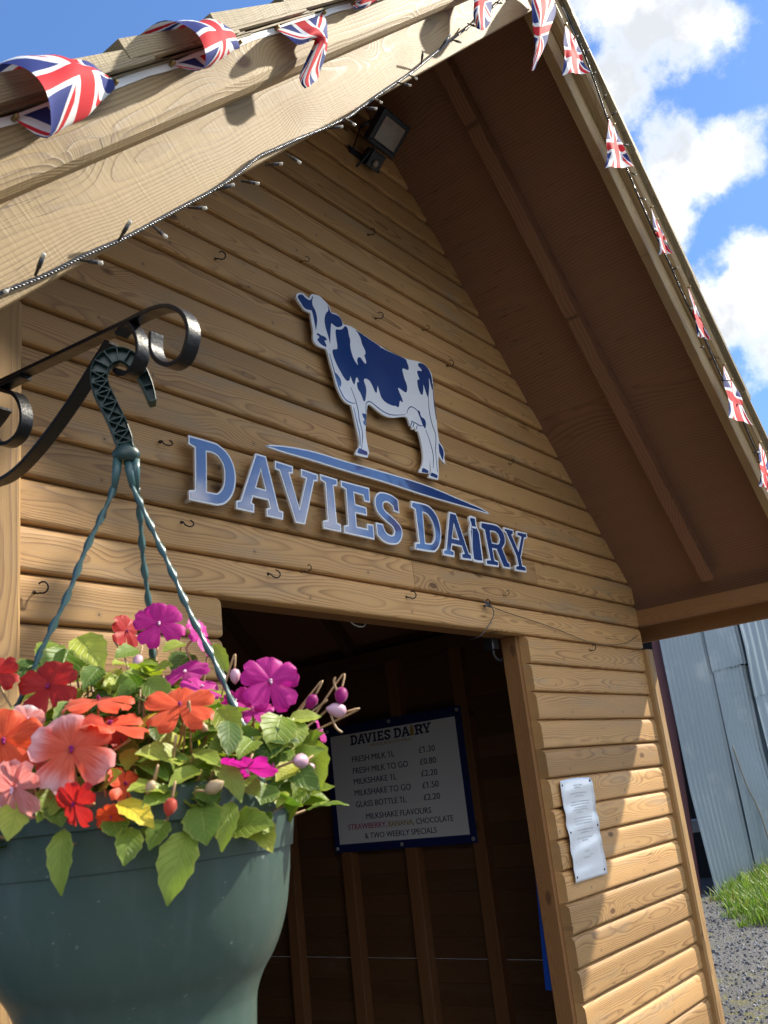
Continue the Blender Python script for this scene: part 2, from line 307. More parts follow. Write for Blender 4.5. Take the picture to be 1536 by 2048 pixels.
# ------------------------------------------------------------------ outlines of the sign, flags, lights and plants (metres)
LETTERS={"D":[[[0.636,0.3579],[0.7124,0.3583],[0.7305,0.354],[0.7496,0.3446],[0.7644,0.3286],[0.7734,0.3069],[0.7756,0.2838],[0.7714,0.2595],[0.7625,0.2388],[0.7492,0.2216],[0.7338,0.2094],[0.7166,0.2032],[0.6986,0.2016],[0.629,0.2008],[0.6294,0.2233],[0.6476,0.2278],[0.6526,0.3307],[0.6347,0.3359]],[[0.6887,0.3287],[0.7052,0.33],[0.7205,0.3261],[0.7328,0.315],[0.7393,0.2974],[0.7387,0.2761],[0.735,0.2585],[0.7274,0.2445],[0.7163,0.234],[0.7058,0.231],[0.6825,0.2306]]],"A":[[[0.8472,0.3622],[0.8825,0.362],[0.9148,0.227],[0.9294,0.2252],[0.9259,0.2036],[0.8696,0.2034],[0.8708,0.2235],[0.8827,0.2279],[0.8787,0.2457],[0.8285,0.2454],[0.8223,0.2298],[0.8309,0.2265],[0.8277,0.2046],[0.7703,0.2046],[0.772,0.2252],[0.7858,0.2293]],[[0.861,0.3203],[0.8721,0.2718],[0.8408,0.2722]]],"V":[[[0.9131,0.3576],[0.9787,0.3567],[0.9756,0.3352],[0.9637,0.3338],[0.9898,0.2448],[1.0241,0.3319],[1.0068,0.3336],[1.0085,0.3562],[1.0725,0.3542],[1.0691,0.3333],[1.0557,0.3313],[1.0059,0.2046],[0.9717,0.2035],[0.927,0.3329],[0.9119,0.3346]],None],"I":[[[1.0818,0.3573],[1.1519,0.3567],[1.1483,0.3365],[1.1326,0.3329],[1.1322,0.2308],[1.1478,0.2277],[1.1457,0.2061],[1.0758,0.2053],[1.0771,0.227],[1.096,0.2325],[1.099,0.3352],[1.0812,0.3397]],None],"E":[[[1.1648,0.3564],[1.2883,0.3588],[1.2855,0.3146],[1.2598,0.3127],[1.2563,0.3299],[1.2179,0.33],[1.2183,0.2981],[1.2657,0.2968],[1.2654,0.272],[1.216,0.2713],[1.2143,0.233],[1.2591,0.2336],[1.2605,0.249],[1.289,0.25],[1.2868,0.2061],[1.1584,0.2058],[1.1605,0.2274],[1.178,0.2319],[1.1825,0.333],[1.1639,0.3379]],None],"S":[[[1.3466,0.3579],[1.3743,0.3589],[1.4017,0.355],[1.4204,0.3468],[1.4188,0.3055],[1.3929,0.3072],[1.3895,0.3216],[1.3729,0.3289],[1.3571,0.3286],[1.346,0.3214],[1.3442,0.3109],[1.3524,0.3022],[1.378,0.2913],[1.4035,0.2776],[1.4192,0.2648],[1.4223,0.2447],[1.4115,0.2239],[1.3949,0.2101],[1.374,0.2045],[1.3464,0.203],[1.3206,0.2091],[1.3002,0.2234],[1.3015,0.2595],[1.3333,0.2597],[1.3382,0.2442],[1.3481,0.2345],[1.3633,0.2318],[1.3777,0.2353],[1.3837,0.2464],[1.3759,0.2578],[1.3504,0.2688],[1.3221,0.2842],[1.3095,0.2996],[1.3063,0.3192],[1.3122,0.3381],[1.3281,0.3526]],None],"D2":[[[1.486,0.3578],[1.5591,0.3604],[1.5888,0.3535],[1.6119,0.3356],[1.6245,0.3103],[1.6261,0.2805],[1.6191,0.255],[1.6048,0.2314],[1.5856,0.2153],[1.5665,0.2087],[1.4841,0.2051],[1.4763,0.2078],[1.481,0.2272],[1.4999,0.2307],[1.5002,0.331],[1.4816,0.3357]],[[1.5403,0.3292],[1.5609,0.3268],[1.5763,0.3159],[1.5876,0.2961],[1.5891,0.272],[1.5826,0.2522],[1.5686,0.2389],[1.5546,0.2348],[1.5326,0.2337]]],"A2":[[[1.6864,0.3583],[1.7248,0.3594],[1.77,0.2348],[1.7841,0.2316],[1.7812,0.2102],[1.7211,0.2071],[1.7234,0.2283],[1.7376,0.2314],[1.731,0.248],[1.6796,0.2475],[1.6711,0.2313],[1.686,0.2287],[1.6821,0.2082],[1.6219,0.2069],[1.623,0.2259],[1.6386,0.2302]],[[1.7042,0.3164],[1.7178,0.273],[1.6864,0.2728]]],"bottle":[[[1.8129,0.3665],[1.8433,0.3662],[1.8425,0.3491],[1.8429,0.3346],[1.8535,0.316],[1.8541,0.2987],[1.8518,0.2208],[1.8472,0.2131],[1.831,0.2096],[1.7958,0.2093],[1.7874,0.2152],[1.7914,0.3006],[1.7917,0.3121],[1.8029,0.3368],[1.7981,0.3475],[1.8012,0.3602]],None],"R":[[[1.8701,0.356],[1.9554,0.3618],[1.9871,0.3579],[2.0107,0.3435],[2.0181,0.3205],[2.0118,0.2985],[1.9897,0.2789],[2.0109,0.2371],[2.025,0.2339],[2.0219,0.2118],[1.9756,0.21],[1.9457,0.2677],[1.9241,0.2667],[1.9254,0.2328],[1.9489,0.2306],[1.9456,0.2092],[1.8657,0.2055],[1.8673,0.2272],[1.8934,0.2315],[1.8848,0.3267],[1.8628,0.332]],[[1.924,0.3293],[1.9525,0.3314],[1.9722,0.324],[1.9768,0.3113],[1.9677,0.298],[1.9527,0.2928],[1.9246,0.2923]]],"Y":[[[2.0183,0.3605],[2.0856,0.3615],[2.0791,0.3413],[2.0699,0.3375],[2.0951,0.2922],[2.125,0.339],[2.1009,0.3407],[2.1058,0.3609],[2.1802,0.3638],[2.1721,0.3415],[2.1547,0.3395],[2.1079,0.2634],[2.1092,0.2368],[2.1331,0.2346],[2.1305,0.213],[2.0551,0.2099],[2.0577,0.2303],[2.0769,0.2351],[2.0733,0.2633],[2.0278,0.3407],[2.0152,0.3436]],None],"swoosh":[[[0.8874,0.3903],[0.8912,0.3939],[0.9118,0.3998],[0.9737,0.4098],[1.0504,0.4172],[1.1132,0.419],[1.1816,0.4193],[1.2917,0.4222],[1.4519,0.4259],[1.5976,0.425],[1.738,0.4159],[1.8355,0.4094],[1.8875,0.4054],[1.9349,0.397],[1.9287,0.3916],[1.8839,0.3916],[1.7318,0.3896],[1.5468,0.3878],[1.3646,0.3905],[1.2127,0.3885],[1.0468,0.3887],[0.9557,0.3869],[0.8958,0.3883]],None]}
COW=[[1.0521,0.8842],[1.059,0.8926],[1.0705,0.899],[1.084,0.9015],[1.098,0.8966],[1.1063,0.8952],[1.114,0.9077],[1.121,0.9142],[1.1377,0.9189],[1.1555,0.9212],[1.1699,0.9152],[1.1868,0.9082],[1.1956,0.8981],[1.2003,0.8854],[1.2202,0.889],[1.238,0.8849],[1.2467,0.8726],[1.2535,0.8643],[1.2756,0.8694],[1.3026,0.8693],[1.3427,0.8618],[1.3453,0.8626],[1.3969,0.8552],[1.4541,0.849],[1.5141,0.8485],[1.5516,0.8511],[1.5904,0.8568],[1.6261,0.8642],[1.6566,0.864],[1.6811,0.8547],[1.6959,0.8408],[1.6959,0.8094],[1.6908,0.7654],[1.6904,0.7598],[1.6878,0.7385],[1.6876,0.7001],[1.6876,0.6721],[1.6845,0.636],[1.6853,0.5974],[1.6954,0.5886],[1.7048,0.5758],[1.7071,0.5589],[1.702,0.5453],[1.7028,0.522],[1.6811,0.5332],[1.6728,0.5412],[1.6657,0.5322],[1.6577,0.4817],[1.6483,0.4568],[1.5971,0.4534],[1.601,0.4626],[1.6143,0.4761],[1.6159,0.5017],[1.6184,0.5264],[1.6118,0.5008],[1.6062,0.4744],[1.5981,0.4672],[1.5496,0.4612],[1.5487,0.4657],[1.5607,0.4789],[1.5709,0.4918],[1.579,0.5126],[1.5823,0.5374],[1.5805,0.5659],[1.5748,0.5936],[1.5704,0.6058],[1.5636,0.6005],[1.5584,0.6064],[1.5539,0.6121],[1.5484,0.6034],[1.5399,0.6022],[1.5366,0.6153],[1.5294,0.6111],[1.5265,0.6248],[1.5226,0.6334],[1.5123,0.6374],[1.4871,0.63],[1.445,0.6164],[1.4124,0.6112],[1.3819,0.6147],[1.3529,0.6241],[1.3369,0.6289],[1.3281,0.6265],[1.3215,0.6166],[1.3142,0.5918],[1.3053,0.5577],[1.3004,0.5273],[1.3013,0.503],[1.3043,0.4815],[1.3062,0.4676],[1.3012,0.4631],[1.2972,0.4523],[1.2462,0.4483],[1.2422,0.4528],[1.2525,0.4682],[1.2618,0.477],[1.2661,0.4945],[1.2631,0.5158],[1.2573,0.5497],[1.2511,0.5815],[1.2464,0.6025],[1.226,0.6035],[1.2115,0.6106],[1.2006,0.6233],[1.1874,0.6486],[1.1802,0.6806],[1.1709,0.7095],[1.165,0.7396],[1.1584,0.7522],[1.1305,0.7502],[1.1139,0.7538],[1.1068,0.7641],[1.1072,0.7772],[1.11,0.7892],[1.1073,0.816],[1.1051,0.8468],[1.0943,0.8474],[1.08,0.8486],[1.0691,0.8574],[1.0583,0.8662],[1.0512,0.8765]]
PATCH=[[[1.0593,0.8842],[1.0672,0.8911],[1.0784,0.8946],[1.0875,0.8907],[1.1042,0.8878],[1.1134,0.8932],[1.1227,0.9082],[1.1233,0.9038],[1.1181,0.8913],[1.1186,0.8764],[1.128,0.8629],[1.1319,0.8456],[1.1306,0.8264],[1.1222,0.7991],[1.1201,0.8206],[1.1161,0.8472],[1.1115,0.8586],[1.0951,0.8543],[1.082,0.8549],[1.0701,0.8652],[1.0595,0.876]],[[1.186,0.9025],[1.1913,0.8945],[1.1985,0.8818],[1.2195,0.8839],[1.235,0.8829],[1.2441,0.8726],[1.2458,0.8606],[1.2356,0.8507],[1.2176,0.8431],[1.1939,0.8485],[1.188,0.8244],[1.1793,0.7761],[1.1761,0.7938],[1.1709,0.8108],[1.1659,0.8298],[1.1665,0.8527],[1.1756,0.8733],[1.1876,0.8864]],[[1.1245,0.7888],[1.1311,0.792],[1.1406,0.7898],[1.1556,0.7904],[1.164,0.7877],[1.1665,0.782],[1.1578,0.779],[1.156,0.7747],[1.1611,0.7662],[1.1588,0.7589],[1.1416,0.7595],[1.1277,0.7658],[1.1261,0.7727],[1.1343,0.7793],[1.1325,0.7842],[1.1253,0.7854]],[[1.2121,0.8321],[1.2313,0.839],[1.2458,0.848],[1.2553,0.8592],[1.2635,0.8602],[1.2691,0.8534],[1.2706,0.8364],[1.2745,0.8184],[1.2714,0.7981],[1.2767,0.771],[1.2873,0.7534],[1.3007,0.7443],[1.2979,0.7606],[1.3037,0.7722],[1.3152,0.7759],[1.3248,0.7674],[1.3362,0.7614],[1.3419,0.771],[1.3357,0.7924],[1.3417,0.7954],[1.3425,0.8084],[1.3315,0.8263],[1.3264,0.8462],[1.3148,0.8599],[1.3045,0.8641],[1.3235,0.863],[1.422,0.8491],[1.4185,0.8464],[1.4733,0.8459],[1.5469,0.8482],[1.5576,0.8392],[1.563,0.8243],[1.5585,0.8119],[1.531,0.8087],[1.5267,0.7964],[1.5309,0.7759],[1.5406,0.7517],[1.5367,0.7316],[1.5272,0.7247],[1.4959,0.7303],[1.4907,0.7234],[1.5055,0.6957],[1.5073,0.6843],[1.4914,0.6851],[1.481,0.6611],[1.4633,0.6614],[1.4548,0.6578],[1.4201,0.6584],[1.3989,0.6679],[1.3923,0.6841],[1.3851,0.7078],[1.3764,0.6795],[1.369,0.6799],[1.356,0.7017],[1.3446,0.7111],[1.3281,0.7111],[1.3194,0.7021],[1.3253,0.6823],[1.3241,0.6642],[1.3139,0.6348],[1.3066,0.634],[1.2972,0.6539],[1.2852,0.6679],[1.2862,0.6857],[1.2958,0.6899],[1.2906,0.7022],[1.2831,0.6999],[1.2722,0.6752],[1.2658,0.6796],[1.2565,0.6993],[1.2505,0.6824],[1.2376,0.6772],[1.222,0.6886],[1.199,0.7185],[1.1875,0.7445],[1.1897,0.7602],[1.206,0.7669],[1.2116,0.7776],[1.21,0.8074]],[[1.1879,0.6879],[1.199,0.6827],[1.2094,0.6724],[1.2111,0.6606],[1.2064,0.647],[1.1997,0.6523],[1.1935,0.6675]],[[1.6237,0.8563],[1.6475,0.8626],[1.6726,0.8563],[1.687,0.8409],[1.6913,0.8194],[1.687,0.7784],[1.6824,0.7884],[1.6771,0.815],[1.6736,0.8197],[1.669,0.7872],[1.6548,0.7411],[1.647,0.7555],[1.6404,0.7759],[1.6372,0.7875],[1.631,0.762],[1.6231,0.7444],[1.6126,0.7455],[1.6038,0.765],[1.6047,0.7902],[1.6186,0.7958],[1.6101,0.8169],[1.6142,0.8266],[1.6369,0.8323],[1.6361,0.8391],[1.6215,0.8458]],[[1.2925,0.5893],[1.3126,0.5925],[1.3046,0.553],[1.2968,0.5555],[1.2949,0.564],[1.3025,0.5705],[1.2959,0.5801]],[[1.5805,0.6784],[1.5937,0.677],[1.5981,0.6609],[1.6165,0.6559],[1.6207,0.6421],[1.6135,0.6229],[1.6049,0.6281],[1.5955,0.6478]],[[1.2529,0.4607],[1.2594,0.472],[1.2723,0.4729],[1.2975,0.47],[1.2956,0.4586],[1.2538,0.4566]],[[1.5616,0.4649],[1.5703,0.4798],[1.5984,0.4775],[1.5945,0.4683]],[[1.6067,0.4626],[1.617,0.4743],[1.6469,0.4722],[1.6423,0.4616]],[[1.6796,0.5898],[1.6952,0.5786],[1.7012,0.5601],[1.6911,0.533],[1.6834,0.5436],[1.6769,0.5594]]]
LINES=[[[1.3122,0.5958],[1.3165,0.6221],[1.3235,0.6328],[1.3351,0.6384],[1.3516,0.6365],[1.384,0.6269],[1.4178,0.6221],[1.4541,0.6271],[1.5117,0.6438]],[[1.2537,0.6611],[1.2689,0.6247],[1.2756,0.5949],[1.2771,0.5638],[1.2846,0.53],[1.2798,0.5],[1.2724,0.474]],[[1.2569,0.5987],[1.2637,0.5603],[1.2714,0.5178],[1.2669,0.4793]],[[1.5202,0.6497],[1.5336,0.6704],[1.5527,0.6818],[1.582,0.6763],[1.5971,0.6557]],[[1.6034,0.6302],[1.5833,0.6262],[1.5611,0.629],[1.5388,0.6304]],[[1.657,0.7451],[1.65,0.7025],[1.6554,0.6536],[1.6684,0.6119],[1.6559,0.5545],[1.65,0.4825]],[[1.615,0.6208],[1.6289,0.5849],[1.6385,0.5382],[1.6286,0.4924]],[[1.6919,0.8043],[1.6857,0.7379],[1.6854,0.6995],[1.6854,0.6716]],[[1.5442,0.6294],[1.5333,0.6121]],[[1.5531,0.6269],[1.5453,0.6103]],[[1.569,0.6213],[1.5636,0.6077]],[[1.172,0.7419],[1.1807,0.7077],[1.1896,0.6761],[1.2014,0.6406],[1.2214,0.6147],[1.2482,0.6101],[1.268,0.6144]]]
HOOKS=[[0.7816,0.897],[1.1217,1.0362],[1.4691,1.2863],[1.4551,0.9719],[1.7232,1.0266],[1.8456,0.9294],[0.5788,0.3368],[0.6283,0.1556],[0.8898,0.0683],[1.0191,0.0901],[1.4436,0.0654],[1.9966,0.1244],[1.8651,0.0767],[2.5803,-0.0297],[0.2701,-0.0404],[2.1807,0.6375],[0.6431,0.5512]]
ROPEL=[[-0.2389,0.0529],[-0.2064,0.0816],[-0.147,0.1308],[-0.1009,0.1739],[-0.0427,0.2246],[0.0226,0.2874],[0.116,0.3777],[0.1691,0.434],[0.2156,0.4892],[0.3164,0.5818],[0.3868,0.6434],[0.4647,0.7147],[0.5731,0.8323],[0.7194,0.9871],[0.8979,1.1891],[1.0801,1.3902],[1.2237,1.5536],[1.3422,1.683]]
PEGL=[[[-0.1656,-0.722,0.1186],[-0.1676,-0.735,0.1395]],[[-0.1078,-0.722,0.1641],[-0.0897,-0.735,0.1554]],[[-0.0518,-0.722,0.2168],[-0.0489,-0.735,0.2388]],[[0.0019,-0.722,0.2623],[0.0028,-0.735,0.2262]],[[0.0625,-0.722,0.3203],[0.0747,-0.735,0.3138]],[[0.1178,-0.722,0.3769],[0.1402,-0.735,0.3864]],[[0.1698,-0.722,0.4194],[0.1903,-0.735,0.4105]],[[0.2253,-0.722,0.4779],[0.2416,-0.735,0.4765]],[[0.2795,-0.722,0.5275],[0.2826,-0.735,0.4911]],[[0.3936,-0.722,0.6452],[0.4179,-0.735,0.6495]],[[0.4469,-0.722,0.6984],[0.4403,-0.735,0.6541]],[[0.5078,-0.722,0.7601],[0.5314,-0.735,0.7548]],[[0.5502,-0.722,0.8072],[0.5314,-0.735,0.7548]],[[0.6429,-0.722,0.905],[0.6657,-0.735,0.8924]],[[0.692,-0.722,0.9561],[0.6742,-0.735,0.9003]],[[0.7483,-0.722,1.0223],[0.7261,-0.735,1.0358]],[[0.8439,-0.722,1.13],[0.8607,-0.735,1.1713]],[[0.9111,-0.722,1.2014],[0.9104,-0.735,1.1728]],[[1.0041,-0.722,1.3175],[0.9961,-0.735,1.2748]],[[1.0921,-0.722,1.4087],[1.0656,-0.735,1.34]],[[1.1892,-0.722,1.5226],[1.1875,-0.735,1.4997]],[[-0.1951,-0.722,0.0922],[-0.2191,-0.735,0.0617]]]
ROPER=[[1.6038,-0.757,1.8378],[1.6895,-0.757,1.7028],[1.7632,-0.757,1.5761],[1.8058,-0.757,1.4769],[1.8714,-0.757,1.352],[1.9589,-0.757,1.2459],[2.0193,-0.757,1.1616],[2.1233,-0.757,1.0753],[2.2175,-0.757,0.9615],[2.3448,-0.757,0.8552],[2.4284,-0.757,0.7486],[2.5646,-0.757,0.634],[2.6535,-0.757,0.5214],[2.7995,-0.757,0.3977]]
PEGR=[[[1.6033,-0.757,1.8177],[1.4615,-0.77,1.6786]],[[1.6581,-0.757,1.7102],[1.5104,-0.77,1.5694]],[[1.7018,-0.757,1.6623],[1.7012,-0.77,1.6921]],[[1.7465,-0.757,1.6238],[1.6353,-0.77,1.5385]],[[1.7905,-0.757,1.5545],[1.7435,-0.77,1.5322]],[[1.8216,-0.757,1.5056],[1.8222,-0.77,1.5115]],[[1.8657,-0.757,1.4253],[1.8858,-0.77,1.4231]],[[1.9154,-0.757,1.3471],[1.8302,-0.77,1.2078]],[[1.9505,-0.757,1.2701],[1.8884,-0.77,1.1856]],[[2.0047,-0.757,1.1736],[1.9022,-0.77,1.0684]],[[2.1233,-0.757,1.0753],[2.0849,-0.77,1.0566]],[[2.1237,-0.757,1.0189],[1.9933,-0.77,0.9314]],[[2.1952,-0.757,0.9625],[2.0872,-0.77,0.8704]],[[2.2317,-0.757,0.8265],[2.1033,-0.77,0.76]],[[2.3803,-0.757,0.753],[2.4163,-0.77,0.7495]],[[2.4958,-0.757,0.6919],[2.3843,-0.77,0.6469]],[[2.5754,-0.757,0.5321],[2.6046,-0.77,0.529]],[[2.6103,-0.757,0.5023],[2.4814,-0.77,0.4604]]]
FLAGS=[[[[-0.2112,-0.754,0.283],[-0.17,-0.754,0.3259],[-0.1265,-0.754,0.3688],[-0.0768,-0.754,0.4163]],[[-0.1993,-0.8,0.2364],[-0.1681,-0.79,0.2751],[-0.1243,-0.775,0.3336],[-0.0778,-0.757,0.4068]],[[-0.2292,-0.85,0.2363],[-0.185,-0.83,0.2965],[-0.1343,-0.8,0.363],[-0.0871,-0.765,0.4094]],[[-0.2382,-0.83,0.2814],[-0.1966,-0.82,0.3257],[-0.1543,-0.8,0.3676],[-0.1053,-0.77,0.4056]],[[-0.2432,-0.78,0.3235],[-0.202,-0.77,0.3636],[-0.1639,-0.76,0.3977],[-0.1159,-0.75,0.4295]],[[-0.2344,-0.7,0.3636],[-0.1982,-0.7,0.3874],[-0.1595,-0.7,0.4127],[-0.1181,-0.7,0.4398]]],[[[0.0181,-0.754,0.5102],[0.0631,-0.754,0.5535],[0.1085,-0.754,0.598],[0.1539,-0.754,0.6406]],[[0.0353,-0.79,0.4865],[0.0612,-0.785,0.5164],[0.1017,-0.775,0.5654],[0.1512,-0.757,0.63]],[[0.0118,-0.83,0.471],[0.0482,-0.82,0.5153],[0.0886,-0.8,0.5659],[0.1407,-0.765,0.6294]],[[0.0044,-0.82,0.5122],[0.042,-0.81,0.5546],[0.0862,-0.79,0.6007],[0.1314,-0.765,0.6388]],[[-0.0113,-0.78,0.5445],[0.0336,-0.77,0.5859],[0.0815,-0.76,0.6288],[0.1266,-0.75,0.6603]],[[-0.0073,-0.72,0.5634],[0.0471,-0.7,0.6157],[0.0854,-0.7,0.6399],[0.126,-0.7,0.6664]]],[[[0.2442,-0.754,0.734],[0.2837,-0.754,0.7727],[0.3296,-0.754,0.8168],[0.3755,-0.754,0.8615]],[[0.228,-0.79,0.68],[0.2609,-0.79,0.7163],[0.3059,-0.785,0.7645],[0.3644,-0.77,0.8229]],[[0.2424,-0.8,0.6682],[0.2575,-0.81,0.6897],[0.3011,-0.8,0.7399],[0.3491,-0.78,0.783]],[[0.3171,-0.775,0.7479],[0.3058,-0.79,0.7295],[0.3249,-0.79,0.7429],[0.3495,-0.775,0.7546]],[[0.2903,-0.77,0.6864],[0.2949,-0.78,0.6929],[0.3197,-0.78,0.7149],[0.3415,-0.77,0.7208]],[[0.2758,-0.765,0.6498],[0.2805,-0.77,0.6446],[0.3026,-0.77,0.6691],[0.3347,-0.765,0.7039]],[[0.2876,-0.76,0.6458],[0.2925,-0.765,0.6416],[0.3059,-0.765,0.6522],[0.3273,-0.76,0.6815]]],[[[0.4713,-0.754,0.9558],[0.5154,-0.754,0.9988],[0.562,-0.754,1.044],[0.6215,-0.754,1.1024]],[[0.4427,-0.78,0.9036],[0.4819,-0.78,0.9398],[0.5281,-0.78,0.989],[0.6157,-0.76,1.0857]],[[0.4502,-0.8,0.9388],[0.4765,-0.8,0.965],[0.5281,-0.79,1.0161],[0.6149,-0.76,1.1086]],[[0.5202,-0.76,1.0729],[0.5472,-0.76,1.0944],[0.584,-0.76,1.1211],[0.6386,-0.75,1.1681]]],[[[1.0316,-0.754,1.4848],[1.0643,-0.754,1.5208],[1.1154,-0.754,1.5769],[1.2048,-0.754,1.6719]],[[0.9452,-0.78,1.319],[0.9589,-0.79,1.3297],[1.0262,-0.78,1.3966],[1.0814,-0.77,1.4546]],[[0.9316,-0.775,1.2524],[0.9368,-0.785,1.2564],[0.9828,-0.785,1.3055],[1.0532,-0.77,1.3769]],[[0.9479,-0.77,1.235],[0.955,-0.775,1.2247],[0.9888,-0.775,1.2518],[1.0383,-0.77,1.3219]]],[[[1.3879,-0.754,1.7126],[1.4389,-0.754,1.7521],[1.4877,-0.757,1.7781],[1.5379,-0.757,1.7877]],[[1.2717,-0.79,1.5256],[1.2962,-0.8,1.5366],[1.3839,-0.79,1.6005],[1.496,-0.77,1.6893]],[[1.2438,-0.79,1.4203],[1.2494,-0.8,1.4089],[1.2959,-0.8,1.4504],[1.3989,-0.78,1.5471]],[[1.2466,-0.785,1.3676],[1.2497,-0.79,1.363],[1.2721,-0.79,1.3817],[1.3123,-0.785,1.4181]],[[1.2061,-0.78,1.2704],[1.2087,-0.78,1.2706],[1.212,-0.78,1.2727],[1.216,-0.78,1.277]]],[[[1.5776,-0.762,1.6977],[1.5992,-0.762,1.6972],[1.6211,-0.762,1.6967],[1.6432,-0.762,1.6962]],[[1.5248,-0.766,1.5958],[1.5722,-0.77,1.6161],[1.6023,-0.766,1.6297],[1.6524,-0.77,1.6513]],[[1.4936,-0.77,1.5117],[1.5116,-0.778,1.5142],[1.6047,-0.77,1.5783],[1.6248,-0.778,1.582]],[[1.4418,-0.774,1.4163],[1.4895,-0.786,1.4409],[1.5833,-0.774,1.5117],[1.6377,-0.786,1.5408]]],[[[1.7996,-0.762,1.4874],[1.8077,-0.762,1.4832],[1.8157,-0.762,1.4791],[1.8238,-0.762,1.4749]],[[1.734,-0.766,1.3833],[1.7781,-0.77,1.401],[1.8022,-0.766,1.412],[1.8485,-0.77,1.4307]],[[1.6929,-0.77,1.2966],[1.7112,-0.778,1.3002],[1.8121,-0.77,1.3591],[1.8327,-0.778,1.3639]],[[1.6294,-0.774,1.2004],[1.6871,-0.786,1.2258],[1.7954,-0.774,1.2924],[1.8618,-0.786,1.3227]]],[[[2.0264,-0.762,1.2671],[2.0343,-0.762,1.2549],[2.0421,-0.762,1.2427],[2.0499,-0.762,1.2304]],[[1.9953,-0.766,1.1909],[2.0283,-0.77,1.1944],[2.0374,-0.766,1.1906],[2.0712,-0.77,1.1942]],[[1.99,-0.77,1.1284],[1.9789,-0.778,1.115],[2.0589,-0.77,1.1511],[2.0477,-0.778,1.1376]],[[1.9563,-0.774,1.0544],[1.9776,-0.786,1.0591],[2.0505,-0.774,1.0983],[2.074,-0.786,1.104]]],[[[2.2436,-0.762,1.0555],[2.2475,-0.762,1.0378],[2.2514,-0.762,1.02],[2.2553,-0.762,1.0023]],[[2.2104,-0.766,0.9788],[2.241,-0.77,0.9744],[2.2447,-0.766,0.9632],[2.2759,-0.77,0.9587]],[[2.2057,-0.77,0.9145],[2.1869,-0.778,0.8947],[2.2667,-0.77,0.9176],[2.2476,-0.778,0.8976]],[[2.1696,-0.774,0.8402],[2.1855,-0.786,0.8359],[2.256,-0.774,0.8605],[2.2736,-0.786,0.8567]]],[[[2.4513,-0.762,0.8305],[2.4684,-0.762,0.8165],[2.4855,-0.762,0.8024],[2.5027,-0.762,0.7883]],[[2.3931,-0.766,0.744],[2.4501,-0.77,0.7438],[2.4779,-0.766,0.7376],[2.5375,-0.77,0.7374]],[[2.3664,-0.77,0.6695],[2.3803,-0.778,0.6582],[2.5019,-0.77,0.6825],[2.5176,-0.778,0.6713]],[[2.3072,-0.774,0.5882],[2.3681,-0.786,0.5911],[2.4898,-0.774,0.6181],[2.5589,-0.786,0.6224]]],[[[2.679,-0.762,0.5933],[2.696,-0.762,0.5844],[2.7131,-0.762,0.5754],[2.7302,-0.762,0.5664]],[[2.6048,-0.766,0.5202],[2.6478,-0.77,0.516],[2.658,-0.766,0.5068],[2.7022,-0.77,0.5025]],[[2.5654,-0.77,0.4573],[2.5454,-0.778,0.4382],[2.6376,-0.77,0.4476],[2.6173,-0.778,0.4285]],[[2.4913,-0.774,0.389],[2.506,-0.786,0.3764],[2.5803,-0.774,0.3824],[2.5964,-0.786,0.3697]]]]
